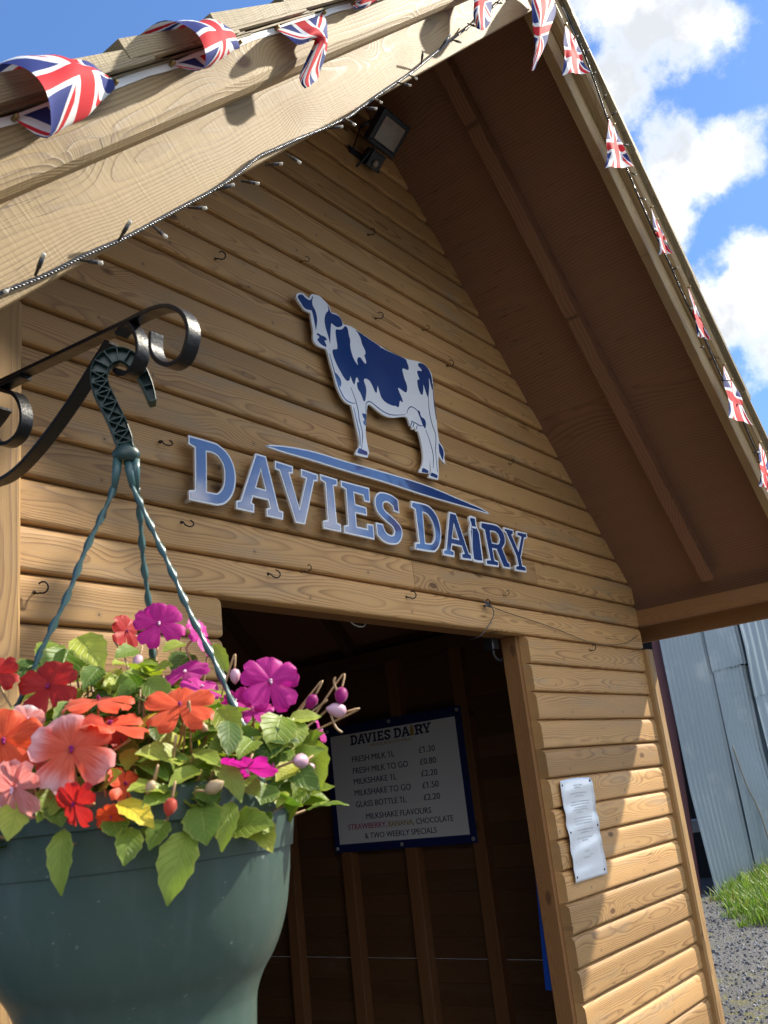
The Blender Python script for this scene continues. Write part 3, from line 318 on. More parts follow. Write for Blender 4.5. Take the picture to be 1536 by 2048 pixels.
LEAVES=[[[-0.0569,0.1631,0.02],[-0.068,0.1198,0.05],0.0388,0.35],[[-0.0489,0.1743,0.02],[-0.0242,0.1391,0.05],0.0321,0.85],[[-0.0849,0.1558,0],[-0.1085,0.14,0.03],0.0233,0.1],[[-0.0278,0.1389,0.05],[-0.0435,0.1188,0.07],0.0217,0.3],[[0.0163,0.1316,0.03],[-0.0144,0.1248,0.06],0.0196,0.5],[[0.0073,0.1681,-0.03],[-0.0138,0.1572,0],0.0186,0.4],[[0.0552,0.1731,-0.04],[0.0335,0.1625,-0.02],0.0176,0.6],[[0.0586,0.1592,-0.02],[0.0417,0.1367,0.0],0.0269,0.2],[[-0.0035,0.1166,0.07],[-0.0026,0.0977,0.08],0.0186,0.25],[[-0.0443,0.1005,0.1],[-0.0611,0.0791,0.13],0.0258,0.3],[[-0.0677,0.1755,-0.02],[-0.0863,0.1615,0.01],0.0233,0.45],[[0.0426,0.0429,0.13],[0.0027,0.0516,0.16],0.03,0.7],[[0.0003,0.0479,0.13],[0.0253,0.0278,0.16],0.0248,0.35],[[-0.0007,0.0561,0.13],[-0.007,0.0394,0.15],0.0176,0.6],[[-0.0232,0.0282,0.16],[-0.0096,0.0367,0.17],0.0217,0.7],[[-0.0538,0.031,0.15],[-0.0712,0.0063,0.18],0.0279,0.5],[[-0.012,0.0142,0.17],[0.0133,-0.0079,0.19],0.0258,1.0],[[0.0309,0.0198,0.15],[0.0058,0.0087,0.18],0.0227,0.5],[[-0.0531,-0.0015,0.165],[-0.0573,-0.0483,0.185],0.0217,0.55],[[-0.0035,-0.006,0.17],[-0.0093,-0.0329,0.185],0.0238,0.45],[[-0.0183,0.0031,0.165],[-0.011,-0.0124,0.18],0.0248,0.3],[[0.0398,-0.0136,0.165],[0.0168,-0.0632,0.19],0.0341,0.6],[[0.0512,0.0057,0.16],[0.0533,-0.0246,0.185],0.0362,0.4],[[0.076,0.005,0.16],[0.0626,-0.031,0.18],0.0196,0.6],[[0.1587,0.0532,0.06],[0.1661,0.0069,0.09],0.031,0.75],[[0.1474,0.027,0.08],[0.1435,-0.0056,0.1],0.0248,0.45],[[0.1325,0.0762,0.09],[0.1145,0.0443,0.12],0.0352,0.5],[[0.1456,0.0734,0.08],[0.1411,0.0476,0.1],0.0248,0.55],[[0.0738,0.0864,0.1],[0.0899,0.0585,0.13],0.0279,0.65],[[0.0532,0.0326,0.15],[0.0264,0.0227,0.17],0.0217,0.6],[[0.0657,0.0362,0.15],[0.0862,0.0048,0.17],0.0258,0.5],[[0.0488,0.0466,0.14],[0.0709,0.0351,0.16],0.0217,0.55],[[0.0525,0.0176,0.15],[0.0623,0.0043,0.17],0.0269,0.3],[[0.1099,0.0168,0.12],[0.1011,0.0011,0.14],0.029,0.35],[[0.0828,0.1629,0.0],[0.0912,0.1285,0.02],0.0145,0.6],[[0.0262,0.0849,0.11],[0.003,0.0726,0.13],0.0145,0.95],[[0.0865,0.0571,0.12],[0.0621,0.0478,0.14],0.0227,0.4],[[0.1398,0.031,0.1],[0.12,0.0183,0.12],0.0207,0.9],[[-0.0821,0.0637,0.12],[-0.094,0.0511,0.15],0.0258,0.3],[[-0.0854,0.0235,0.16],[-0.0917,-0.0048,0.18],0.0258,0.85],[[0.0149,0.0817,0.1],[0.0222,0.0622,0.12],0.0258,0.25],[[0.1042,0.0555,0.11],[0.0827,0.0425,0.14],0.0248,0.45],[[-0.0635,0.0211,0.16],[-0.0514,0.0012,0.18],0.0258,0.25],[[0.0224,-0.0034,0.165],[0.01,-0.024,0.18],0.0207,0.4],[[0.0867,0.0221,0.13],[0.1003,0.0078,0.15],0.0227,0.45],[[-0.0313,0.0857,0.1],[-0.0466,0.0933,0.12],0.0233,0.3],[[-0.1054,0.1516,0.02],[-0.1146,0.1293,0.05],0.0233,0.2],[[-0.0861,0.1012,0.08],[-0.0961,0.0872,0.1],0.0258,0.2]]
FLOWERS=[[[0.0305,0.1976,-0.05],0.0269,[0,0.2,1],"m"],[[0.0702,0.173,0],0.0248,[0.8,0.25,0.5],"m"],[[0.0523,0.1329,0.02],0.0258,[-0.3,0.6,0.5],"m"],[[0.1301,0.1143,0.05],0.0331,[0.1,0.1,1],"m"],[[0.0993,0.1,0.03],0.0217,[-0.5,0.5,0.5],"m"],[[0.1113,0.088,0.05],0.0238,[0,0.75,0.5],"m"],[[0.0914,0.0308,0.15],0.03,[-0.25,-0.85,0.35],"m"],[[0.1811,0.0667,0.02],0.0165,[0.85,0.2,0.3],"m"],[[0.0639,0.1132,0.05],0.0217,[0.3,0.6,0.4],"m"],[[0.0396,0.0883,0.13],0.0383,[-0.1,0.7,0.65],"o"],[[-0.0275,0.0993,0.12],0.0372,[0,0.93,0.3],"o"],[[-0.0188,0.0751,0.145],0.0393,[0.15,0.9,0.35],"o"],[[-0.0468,0.0579,0.17],0.0434,[0,0.15,1],"c"],[[-0.0993,0.0709,0.15],0.0393,[0.2,0.05,1],"o"],[[-0.0887,0.0327,0.17],0.0341,[-0.5,-0.3,0.6],"w"],[[-0.0727,0.1252,0.05],0.031,[-0.3,0.2,0.7],"r"],[[-0.0037,0.1955,-0.07],0.0207,[0.5,0,0.5],"r"],[[-0.0438,0.0166,0.185],0.0248,[-0.7,-0.2,0.6],"r"],[[-0.0081,0.0276,0.155],0.0238,[0.6,0.35,0.5],"o"],[[-0.1169,0.1408,0.05],0.0207,[0,0.2,1],"r"],[[-0.0182,0.0041,0.17],0.0155,[0,-0.4,0.8],"o"],[[-0.0128,0.0747,0.1],0.0238,[0.5,0.4,0.6],"r"],[[-0.0842,0.0895,0.12],0.0186,[0.2,0.2,0.8],"w"]]
BUDS=[[[0.0259,0.0054,0.185],0.0083,"c"],[[0.0618,0.0177,0.175],0.0088,"g"],[[0.1411,0.0332,0.12],0.0103,"p"],[[0.029,0.1068,0.09],0.0083,"c"],[[0.0487,0.0705,0.14],0.0072,"c"],[[0.0065,0.1475,0.02],0.0078,"p"],[[0.0977,0.1226,0.04],0.0083,"p"],[[0.1705,0.0915,0.04],0.0093,"m"],[[0.1906,0.0802,0.06],0.0114,"p"],[[0.1969,0.0932,0.06],0.0103,"m"],[[0.0117,0.0223,0.17],0.0062,"g"],[[0.1568,0.0283,0.08],0.0062,"p"],[[0.0576,0.0686,0.13],0.0067,"g"],[[-0.0699,0.0449,0.15],0.0083,"c"]]
STEMS=[[[0.1415,0.0609,0.06],[0.1615,0.0766,0.05],[0.1831,0.0904,0.06]],[[0.1435,0.056,0.06],[0.1684,0.0712,0.05],[0.1849,0.0831,0.06]],[[0.1504,0.0609,0.05],[0.1588,0.0827,0.04],[0.1688,0.095,0.04]],[[0.1852,0.0759,0.06],[0.1879,0.0633,0.065],[0.1933,0.0581,0.065]],[[0.1937,0.0968,0.06],[0.1911,0.1067,0.06],[0.1926,0.1115,0.06]],[[-0.0025,0.0645,0.12],[-0.0206,0.0524,0.14],[-0.0263,0.0444,0.15]],[[-0.0782,0.0376,0.16],[-0.0727,0.0258,0.16],[-0.0672,0.0159,0.16]],[[0.0311,0.0434,0.14],[0.0332,0.0546,0.15],[0.0343,0.0626,0.15]],[[0.1224,0.03,0.11],[0.1322,0.0327,0.12],[0.1368,0.0344,0.12]]]
ARM=[[-0.8366,0.0234],[-0.8356,0.0048],[-0.8429,-0.0111],[-0.8608,-0.0246],[-0.8806,-0.025],[-0.8917,-0.0124],[-0.8952,0.0033],[-0.8879,0.0227],[-0.869,0.0398],[-0.8465,0.0486],[-0.8195,0.0526],[-0.7887,0.0548],[-0.7382,0.0598],[-0.6694,0.0666],[-0.5949,0.0741],[-0.526,0.0812],[-0.426,0.0917],[-0.3296,0.1029]]
RING=[[-0.7949,0.0521],[-0.8082,0.0354],[-0.8134,0.0187],[-0.81,0.002],[-0.7974,-0.0068],[-0.7817,-0.0049],[-0.7714,0.0052]]
STRUT=[[-0.7751,0.0531],[-0.7373,0.031],[-0.6884,-0.0007],[-0.6378,-0.0272],[-0.5957,-0.044],[-0.5631,-0.0518],[-0.5294,-0.0519],[-0.47,-0.0421],[-0.4059,-0.0174],[-0.3356,0.0243]]
SCROLL=[[-0.5321,0.0732],[-0.5672,0.0519],[-0.5842,0.0287],[-0.5866,0.0079],[-0.5758,-0.0062],[-0.5512,-0.0092],[-0.5222,0.0031],[-0.5062,0.0242],[-0.5272,0.0355],[-0.541,0.0423]]
PHOOK=[[0.0015,0.3775,0],[-0.0013,0.3902,0],[-0.0066,0.4077,0],[-0.0149,0.4288,0],[-0.0218,0.446,0],[-0.0247,0.4609,0],[-0.0224,0.4748,0],[-0.0143,0.4847,0],[-0.002,0.4886,0],[0.0095,0.4833,0],[0.0187,0.4694,0],[0.0262,0.4513,0],[0.0309,0.4327,0]]
BOWL=[[0.1517, 0.017], [0.1489, -0.017], [0.1463, -0.0377], [0.1438, -0.0384], [0.1422, -0.058], [0.1375, -0.0873], [0.1311, -0.1091], [0.1227, -0.1267], [0.1123, -0.142], [0.106, -0.156], [0.1036, -0.167], [0.102, -0.1905]]

# ------------------------------------------------------------------ mesh helpers
def thing(name, label, cat, loc=(0, 0, 0), group=None):
    o = bpy.data.objects.new(name, None); COL.objects.link(o); o.location = loc; o.empty_display_size = .05
    o['label'] = label; o['category'] = cat
    if group: o['group'] = group
    return o
def tag(o, label=None, cat=None, group=None, kind=None):
    for k, v in (('label', label), ('category', cat), ('group', group), ('kind', kind)):
        if v: o[k] = v
    return o

class MB:
    """gathers geometry for ONE mesh object, in world coordinates"""
    def __init__(s):
        s.bm = bmesh.new(); s.gc = s.bm.verts.layers.float_vector.new('gc'); s.rn = s.bm.verts.layers.float.new('rnd')
        s.luv = s.bm.verts.layers.float_vector.new('luv'); s.fuv = s.bm.verts.layers.float_vector.new('fuv')
    def v(s, co, gc=(0, 0, 0), rnd=0.0):
        x = s.bm.verts.new(co); x[s.gc] = gc; x[s.rn] = rnd; return x
    def f(s, vs, smooth=False):
        try:
            q = s.bm.faces.new(vs); q.smooth = smooth; return q
        except ValueError: return None
    def loft(s, rings, closed=True, caps=True, smooth=True):
        for a, b in zip(rings, rings[1:]):
            n = len(a)
            for i in range(n if closed else n - 1):
                s.f([a[i], a[(i + 1) % n], b[(i + 1) % n], b[i]], smooth)
        if caps and closed:
            s.f(list(reversed(rings[0]))); s.f(rings[-1])
    def beam(s, p0, p1, w, h, wdir=None, ch=.003, rnd=None, along0=0.0):
        """timber from p0 to p1; w is its face width (across the grain), h its thickness"""
        p0 = Vector(p0); p1 = Vector(p1); d = (p1 - p0); L = d.length; d.normalize()
        wd = Vector(wdir) if wdir else d.cross(Vector((0, 0, 1)))
        wd = (wd - d * wd.dot(d)).normalized(); hd = wd.cross(d).normalized()
        rnd = random.random() if rnd is None else rnd
        a, b = w / 2, h / 2
        prof = [(a - ch, -b), (a, -b + ch), (a, b - ch), (a - ch, b), (-a + ch, b), (-a, b - ch), (-a, -b + ch), (-a + ch, -b)]
        r = []
        for t in (0, 1):
            r.append([s.v(p0 + d * L * t + wd * x + hd * y, (along0 + L * t, x, y), rnd) for x, y in prof])
        s.loft(r, smooth=False)
    def tube(s, path, r, n=8, caps=True, smooth=True):
        path = [Vector(p) for p in path]; rs = r if isinstance(r, (list, tuple)) else [r] * len(path)
        rings = []; up = None
        for i, p in enumerate(path):
            t = (path[min(i + 1, len(path) - 1)] - path[max(i - 1, 0)]).normalized()
            if up is None:
                up = t.cross(Vector((.31, .17, .93)));  up = up.normalized() if up.length > 1e-4 else Vector((1, 0, 0))
            up = (up - t * up.dot(t)).normalized(); sd_ = t.cross(up)
            rings.append([s.v(p + up * math.cos(2 * math.pi * k / n) * rs[i] + sd_ * math.sin(2 * math.pi * k / n) * rs[i]) for k in range(n)])
        s.loft(rings, caps=caps, smooth=smooth)
    def strip(s, path, w, th, wdir, ch=.0012):
        """flat bar swept along a path; wdir is the direction of its width"""
        path = [Vector(p) for p in path]; wd = Vector(wdir).normalized(); rings = []
        a, b = w / 2, th / 2
        prof = [(a - ch, -b), (a, -b + ch), (a, b - ch), (a - ch, b), (-a + ch, b), (-a, b - ch), (-a, -b + ch), (-a + ch, -b)]
        for i, p in enumerate(path):
            t = (path[min(i + 1, len(path) - 1)] - path[max(i - 1, 0)]).normalized(); hd = wd.cross(t).normalized()
            rings.append([s.v(p + wd * x + hd * y) for x, y in prof])
        s.loft(rings, smooth=True)
    def plate(s, outer, hole, y, th, gc=False):
        """cut-out sheet standing in a vertical plane: contours are (x, z), front face at y, thickness th"""
        loops = [outer] + ([hole] if hole else [])
        pts = [Vector((p[0], p[1], 0)) for l in loops for p in l]
        tris = tessellate_polygon([[Vector((p[0], p[1], 0)) for p in l] for l in loops])
        fr = [s.v((p.x, y, p.y)) for p in pts]; bk = [s.v((p.x, y + th, p.y)) for p in pts]
        for t in tris:
            n = (pts[t[1]] - pts[t[0]]).cross(pts[t[2]] - pts[t[0]]).z
            t = t if n > 0 else tuple(reversed(t))
            s.f([fr[i] for i in t]); s.f([bk[i] for i in reversed(t)])
        k = 0
        for l in loops:
            n = len(l)
            for i in range(n): s.f([fr[k + i], bk[k + i], bk[k + (i + 1) % n], fr[k + (i + 1) % n]])
            k += n
    def build(s, name, material, parent=None, recalc=True, bevel=0.0):
        if recalc: bmesh.ops.recalc_face_normals(s.bm, faces=s.bm.faces)
        me = bpy.data.meshes.new(name); s.bm.to_mesh(me); s.bm.free()
        for mt in (material if isinstance(material, (list, tuple)) else [material]): me.materials.append(mt)
        o = bpy.data.objects.new(name, me); COL.objects.link(o)
        if parent:
            o.parent = parent
            base = parent
            off = Vector((0, 0, 0))
            while base: off += base.location; base = base.parent
            me.transform(Matrix.Translation(-off))
        if bevel:
            b = o.modifiers.new('edge', 'BEVEL'); b.width = bevel; b.segments = 2; b.limit_method = 'ANGLE'; b.angle_limit = math.radians(40)
        return o

def catmull(pts, n=6, closed=False):
    P = [Vector(p) for p in pts]; out = []; N_ = len(P)
    for i in range(N_ if closed else N_ - 1):
        g = lambda k: P[k % N_] if closed else P[max(0, min(N_ - 1, k))]
        a, b, c, d = g(i - 1), g(i), g(i + 1), g(i + 2)
        for j in range(n):
            t = j / n
            out.append(.5 * ((2 * b) + (c - a) * t + (2 * a - 5 * b + 4 * c - d) * t * t + (3 * b - a - 3 * c + d) * t ** 3))
    if not closed: out.append(P[-1])
    return out
def smooth_poly(pts, n=3, corner=62):
    """round a traced contour but keep its sharp corners"""
    P = [Vector((p[0], p[1])) for p in pts]; N_ = len(P); out = []
    def sharp(i):
        a = P[i] - P[i - 1]; b = P[(i + 1) % N_] - P[i]
        return a.length > 1e-6 and b.length > 1e-6 and math.degrees(a.angle(b)) > corner
    S = [sharp(i) for i in range(N_)]
    for i in range(N_):
        b, c = P[i], P[(i + 1) % N_]
        a = P[i - 1] if not S[i] else b - (c - b) * .5
        d = P[(i + 2) % N_] if not S[(i + 1) % N_] else c + (c - b) * .5
        for j in range(n):
            t = j / n
            out.append(.5 * ((2 * b) + (c - a) * t + (2 * a - 5 * b + 4 * c - d) * t * t + (3 * b - a - 3 * c + d) * t ** 3))
    return [(p.x, p.y) for p in out]
def area(l): return .5 * sum(l[i - 1][0] * l[i][1] - l[i][0] * l[i - 1][1] for i in range(len(l)))
def inset(l, d):
    """mitred parallel contour, d > 0 shrinks"""
    if area(l) < 0: d = -d
    out = []; n = len(l)
    for i in range(n):
        a, b, c = Vector(l[i - 1]), Vector(l[i]), Vector(l[(i + 1) % n])
        u = (b - a).normalized(); w = (c - b).normalized()
        n1 = Vector((-u.y, u.x)); n2 = Vector((-w.y, w.x)); mm = n1 + n2
        if mm.length < .2: mm = n1
        mm.normalize(); k = d / max(.45, mm.dot(n1)); out.append((b.x + mm.x * k, b.y + mm.y * k))
    return out

# ------------------------------------------------------------------ the hut: key lines (metres; z = 0 is the head of the doorway)
P = .095                       # cover of one log-lap board
GZ = -1.97                     # ground
APX, APZ = 1.473, 1.907        # ridge of the soffit
SR, SL = 1.009, .984           # slopes right and left
DX0, DX1 = .7317, 2.1168       # doorway
WX0, WX1 = -.17, 3.105         # gable wall
YB = -.71                      # front of the barge boards
EX0, EX1 = -.33, 3.276         # eaves
def soffit_z(x): return APZ - SR * (x - APX) if x > APX else APZ + SL * (x - APX)

ground_z = GZ
hut = thing('timber_hut', 'honey coloured log-lap timber hut with open doorway and steep gabled porch roof', 'hut', (APX, 0, GZ))

# cladding of the gable: one log-lap profile per board
PROF = [(.0, .011), (.010, .0170), (.030, .0208), (.065, .0226), (.12, .0232), (.68, .0232), (.78, .0227), (.85, .0208), (.90, .0172), (.94, .0125), (.97, .0080), (.99, .0045), (1.0, .0020)]
def clad_y(o): return .011 - o
cb = MB()
k0 = -21
for k in range(k0, 20):
    zb = k * P
    segs = [(WX0, DX0), (DX1, WX1)] if k < 0 else [(WX0, WX1)]
    if k == 1: segs = [(WX0, 1.492), (1.4935, WX1)]
    if k == 2: segs = [(WX0, 2.252), (2.2545, WX1)]
    if k == 5: segs = [(WX0, 1.6230), (1.6245, WX1)]
    for a, b in segs:
        rn = random.random(); gx = random.uniform(0, 3); jt = random.uniform(-.0012, .0012)
        rings = []
        prof = [(t, clad_y(o) + jt) for t, o in PROF] + [(1.0, .022), (0.0, .022)]
        ra, rb = [], []
        okb = True
        for t, y in prof:
            z = zb + t * P
            xa, xb = a, b
            if z > soffit_z(WX1) - .02: xb = min(b, APX + (APZ + .004 - z) / SR)
            if z > soffit_z(WX0) - .02: xa = max(a, APX - (APZ + .004 - z) / SL)
            if xb < xa: xb = xa = (a + b) / 2 if a > APX or b < APX else APX
            ra.append(cb.v((xa, y, z), (xa + gx, (t - .5) * P, -y), rn)); rb.append(cb.v((xb, y, z), (xb + gx, (t - .5) * P, -y), rn))
        if all((q.co - w.co).length < .002 for q, w in zip(ra, rb)): continue
        cb.loft([ra, rb], smooth=False)
        for fc in cb.bm.faces: pass
o = cb.build('cladding', W_CLAD, hut)
for p_ in o.data.polygons: p_.use_smooth = abs(p_.normal.x) < .5
o.data.set_sharp_from_angle(angle=math.radians(38))

def single(name, material, fn, parent=hut, **kw):
    b = MB(); fn(b); return b.build(name, material, parent, **kw)

# corner trims
def trim(x0, x1, z1):
    def fn(b): b.beam(((x0 + x1) / 2, -.014, GZ), ((x0 + x1) / 2, -.014, z1), x1 - x0, .045, (1, 0, 0), ch=.008)
    return fn
single('corner_trim', W_TRIM, trim(3.087, 3.148, -.004))
single('corner_trim', W_TRIM, trim(.112, .232, .545))
# door posts and head
for x in (2.132, .700):
    single('door_post', W_BROWN, lambda b: b.beam((x, .054, GZ), (x, .054, .0), .062, .066, (0, 1, 0), ch=.003))
single('door_head', W_BROWN, lambda b: b.beam((.66, .058, .047), (2.17, .058, .047), .09, .068, (0, 0, 1)))

# side and back walls, seen from inside through the doorway
def wall_boards(b, axis, c, a0, a1, z1, gap_z=None, x_lim=None):
    z = GZ
    while z < z1 - .01:
        h = min(P, z1 - z)
        lo = .0
        if gap_z and z <= gap_z < z + P: lo = .0052
        zz = z + h / 2 + lo / 2
        e0, e1 = (a0, a1) if not x_lim else (max(a0, APX - (APZ - z - h) / SL + .0), min(a1, APX + (APZ - z - h) / SR))
        if e1 > e0 + .02:
            jig = random.uniform(.0003, .0012) * (1 if int(round(z / P)) % 2 else -1)
            p0, p1 = ((c + jig, e0, zz), (c + jig, e1, zz)) if axis == 'y' else ((e0, c + jig, zz), (e1, c + jig, zz))
            b.beam(p0, p1, h - lo + .0030, .020, (0, 0, 1), ch=.004)
        z += P
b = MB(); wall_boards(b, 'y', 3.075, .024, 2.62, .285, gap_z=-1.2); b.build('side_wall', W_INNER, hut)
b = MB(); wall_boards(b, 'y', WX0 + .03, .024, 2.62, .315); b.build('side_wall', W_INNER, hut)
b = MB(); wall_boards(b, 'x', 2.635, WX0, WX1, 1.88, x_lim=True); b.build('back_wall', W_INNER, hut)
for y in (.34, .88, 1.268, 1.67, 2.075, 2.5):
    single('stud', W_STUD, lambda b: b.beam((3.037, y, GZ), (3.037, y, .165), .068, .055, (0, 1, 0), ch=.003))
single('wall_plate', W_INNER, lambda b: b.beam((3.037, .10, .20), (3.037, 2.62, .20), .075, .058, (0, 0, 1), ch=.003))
single('floor', M_CONC, lambda b: b.beam((APX, .0, GZ + .02), (APX, 2.65, GZ + .02), WX1 - WX0, .06, (1, 0, 0), ch=.004))

# roof: soffit sheets, rafters, eave plates
def slope_pt(side, x, off=0.0):
    """point of the soffit plane at x, moved off metres square to it"""
    s_ = SR if side > 0 else -SL
    n = Vector((s_, 0, 1)).normalized()
    p = Vector((x, 0, soffit_z(x))); return p + n * off
def slope_slab(b, side, x0, x1, o0, o1, y0, y1, rnd=None, grain='y', apex=None):
    """slab following the roof slope between x0 (high end) and x1 (eave)"""
    rnd = random.random() if rnd is None else rnd
    pts = []
    s_ = -SR if side > 0 else SL
    for x, o_ in ((x0, o0), (x1, o0), (x1, o1), (x0, o1)):
        p = slope_pt(side, x, o_)
        if apex is not None and x == x0:      # vertical cut at the ridge
            p = Vector((apex, 0, p.z + s_ * (apex - p.x)))
        pts.append(p)
    ref = pts[0]; d = (pts[1] - pts[0]).normalized(); n = Vector((-d.z, 0, d.x))
    r = []
    for y in (y0, y1):
        row = []
        for p in pts:
            al = (p - ref).dot(d); ac = (p - ref).dot(n)
            row.append(b.v((p.x, y, p.z), (y, al, ac) if grain == 'y' else (al, ac, -(y - y0)), rnd))
        r.append(row)
    b.loft(r, smooth=False)
for side, xe in ((1, EX1), (-1, EX0)):
    b = MB()
    xm = APX + (xe - APX) * .56
    for ya, yb in ((-.70, .9), (.9004, 2.68)):
        slope_slab(b, side, APX, xm, .0, .012, ya, yb, apex=APX); slope_slab(b, side, xm + side * .0005, xe, .0, .012, ya, yb)
    b.build('soffit', W_PLY, hut)
    for y in (-.355, .30, .92, 1.54, 2.16):
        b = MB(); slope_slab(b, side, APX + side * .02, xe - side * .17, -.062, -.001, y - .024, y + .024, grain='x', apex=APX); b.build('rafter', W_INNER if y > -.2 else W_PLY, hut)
    xp = 3.125 if side > 0 else WX0 - .02
    b = MB(); b.beam((xp, -.668, .133), (xp, -.012, .133), .066, .046, (0, 0, 1), ch=.003); b.build('eave_plate', W_BROWN, hut)
    b = MB(); b.beam((xe - side * .012, -.67, soffit_z(xe) - .006), (xe - side * .012, 2.66, soffit_z(xe) - .006), .07, .022, (0, 0, 1), ch=.003); b.build('eave_fascia', W_BROWN, hut)
    # shingle courses, each a tapered slab lapping the one below
    b = MB()
    L = abs(xe - APX) * math.sqrt(2) * .995; n = 0; s = -.05
    while s < L - .05:
        s_low, s_high = s, min(s + .52, L + .01)
        y = -.768 + random.uniform(-.004, .004)
        while y < 2.72:
            wv = random.uniform(.28, .46); y2 = min(y + wv, 2.72)
            rnd = random.random(); j = random.uniform(-.006, .006)
            rows = []
            for yy in (y + .0008, y2 - .0008):
                row = []
                for ss, o_ in ((s_low + j, .0425), (s_low + j, .0690), (s_high, .0395), (s_high, .0335)):
                    x = xe - side * ss / math.sqrt(2); p = slope_pt(side, x, o_)
                    if (p.x - APX) * side < .0: p = Vector((APX, 0, APZ + o_ * 1.42))
                    row.append(b.v((p.x, yy, p.z), (ss, yy - y, o_), rnd))
                rows.append(row)
            b.loft(rows, smooth=False)
            y = y2
        rows = []; rnd = random.random()
        for yy in (-.7560, -.60):
            row = []
            for ss, o_ in ((s_low + .085, .0345), (s_low + .085, .0412), (min(s_high + .05, L), .0330), (min(s_high + .05, L), .0290)):
                p = slope_pt(side, xe - side * ss / math.sqrt(2), o_)
                if (p.x - APX) * side < .0: p = Vector((APX, 0, APZ + o_ * 1.42))
                row.append(b.v((p.x, yy, p.z), (ss, yy + .76, o_), rnd))
            rows.append(row)
        b.loft(rows, smooth=False)
        s += .235; n += 1
    b.build('shingle_roof', W_SHINGLE, hut)
    # barge board (lower, broad) and verge batten (upper, proud)
    sl, z0 = (-.959, 3.128) if side > 0 else (.984, .266)
    def barge(name, o0, o1, y0, y1, ch, material, rnd):
        k = math.hypot(1, sl); n = Vector((-sl / k, 0, 1 / k)); d = Vector((1 / k, 0, sl / k))
        b = MB(); ends = []
        prof = [(o0, y0 + ch), (o0 + ch * .35, y0 + ch * .3), (o0 + ch, y0), (o1 - ch * .5, y0), (o1, y0 + ch * .5), (o1, y1), (o0, y1)]
        r0, r1 = [], []
        for o_, y in prof:
            base = Vector((0, 0, z0)) + n * o_
            # vertical cut at the ridge line x = APX, square cut at the eave
            tA = (APX - side * -.0006 - base.x) / d.x; pA = base + d * tA
            tE = (xe + side * .03 - base.x) / d.x; pE = base + d * tE
            al = lambda p: (p - Vector((APX, 0, z0 + sl * APX))).dot(d)
            r0.append(b.v((pA.x, y, pA.z), (al(pA), o_ - (o0 + o1) / 2, y0 - y), rnd)); r1.append(b.v((pE.x, y, pE.z), (al(pE), o_ - (o0 + o1) / 2, y0 - y), rnd))
        b.loft([r0, r1], smooth=False)
        return b.build(name, material, hut)
    barge('barge_board', .0, .112, YB, YB + .03, .003, W_BARGE, .31 if side < 0 else .77)
    barge('verge_batten', .0945, .166, YB - .040, YB - .001, .016, W_BARGE, .524 if side < 0 else .138)
    barge('verge_fillet', .113, .205, YB, YB + .022, .002, W_SHINGLE, .4)
b = MB(); b.beam((APX, -.76, APZ + .085), (APX, 2.72, APZ + .085), .05, .03, (1, 0, 0), ch=.004); b.build('ridge_cap', W_SHINGLE, hut)

# ------------------------------------------------------------------ sign: cow cut-out, swoosh and slab letters standing off the boards
SY = -.042
def signpiece(name, label, cat, outer, hole, edge, group=None, sm=False):
    if sm: outer = smooth_poly(outer); hole = smooth_poly(hole) if hole else None
    b = MB(); b.plate(outer, hole, SY, .006)
    o = b.build(name, M_WHITE); tag(o, label, cat, group)
    c = MB(); c.plate(inset(outer, edge), inset(hole, -edge * .8) if hole else None, SY - .0009, .0008)
    c.build('blue_face', M_BLUE, o)
    cx = sum(p[0] for p in outer) / len(outer); cz = sum(p[1] for p in outer) / len(outer)
    for q_ in (.25, .75):
        d = MB(); i = int(len(outer) * q_); p = inset(outer, .014)[i]; d.tube([(p[0], SY + .0055, p[1]), (p[0], -.008, p[1])], .006, 10); d.build('spacer', M_EDGE, o)
    return o
LL = LETTERS
GRP = 'blue white-edged letters of the sign on the gable'
for key, sm, label in (
    ('D', 'c', 'letter D, first and largest letter of the sign, pale blue with sky reflection'),
    ('A', None, 'letter A next to the big first D of the sign, left of the V'),
    ('V', None, 'letter V, the only V of the sign, under the left end of the stripe'),
    ('I', None, 'letter I with slab ends in the first word of the sign, between V and E'),
    ('E', None, 'letter E, the only E of the sign on the gable, between I and S'),
    ('S', 's', 'letter S, the only S of the sign, ending the first word'),
    ('D2', 'c', 'letter D starting the second word of the sign, dark above and bright below'),
    ('A2', None, 'dark blue letter A of the second word, left of the bottle shape'),
    ('R', 'c', 'dark blue letter R, the only R of the sign, right of the bottle shape'),
    ('Y', None, 'dark blue letter Y, last letter of the sign at the right end')):
    out_, hole_ = LL[key]
    if sm == 's': out_ = smooth_poly(out_, 4, 48)
    elif sm == 'c': out_ = smooth_poly(out_, 3, 40); hole_ = smooth_poly(hole_, 3, 40) if hole_ else None
    o = signpiece('sign_letter', label, 'letter', out_, hole_, .0047 if key in ('D', 'A', 'V', 'I', 'E', 'S') else .0056, GRP)
o = signpiece('sign_bottle', 'dark blue milk bottle shape standing in for the letter I in the second word', 'sign bottle', smooth_poly(LL['bottle'][0], 3, 50), None, .0078)
bo = LL['bottle'][0]
b = MB(); q0, q1 = Vector(bo[15]), Vector(bo[3]); tl = Vector(bo[14]); tr_ = Vector(bo[2])
b.plate([tuple(tl.lerp(tr_, .22) + Vector((0, -.018))), tuple(tl.lerp(tr_, .80) + Vector((0, -.018))), tuple(tl.lerp(tr_, .80) + Vector((0, -.024))), tuple(tl.lerp(tr_, .22) + Vector((0, -.024)))], None, SY - .0018, .0007)
lo, up_ = Vector(bo[10]), Vector(bo[11]); 
b.plate([tuple(up_ + Vector((.0145, .02))), tuple(up_ + Vector((.0175, .02))), tuple(lo + Vector((.003, .02))), tuple(lo + Vector((.0, .02)))], None, SY - .0018, .0007)
b.build('white_highlight', M_WHITE, o)
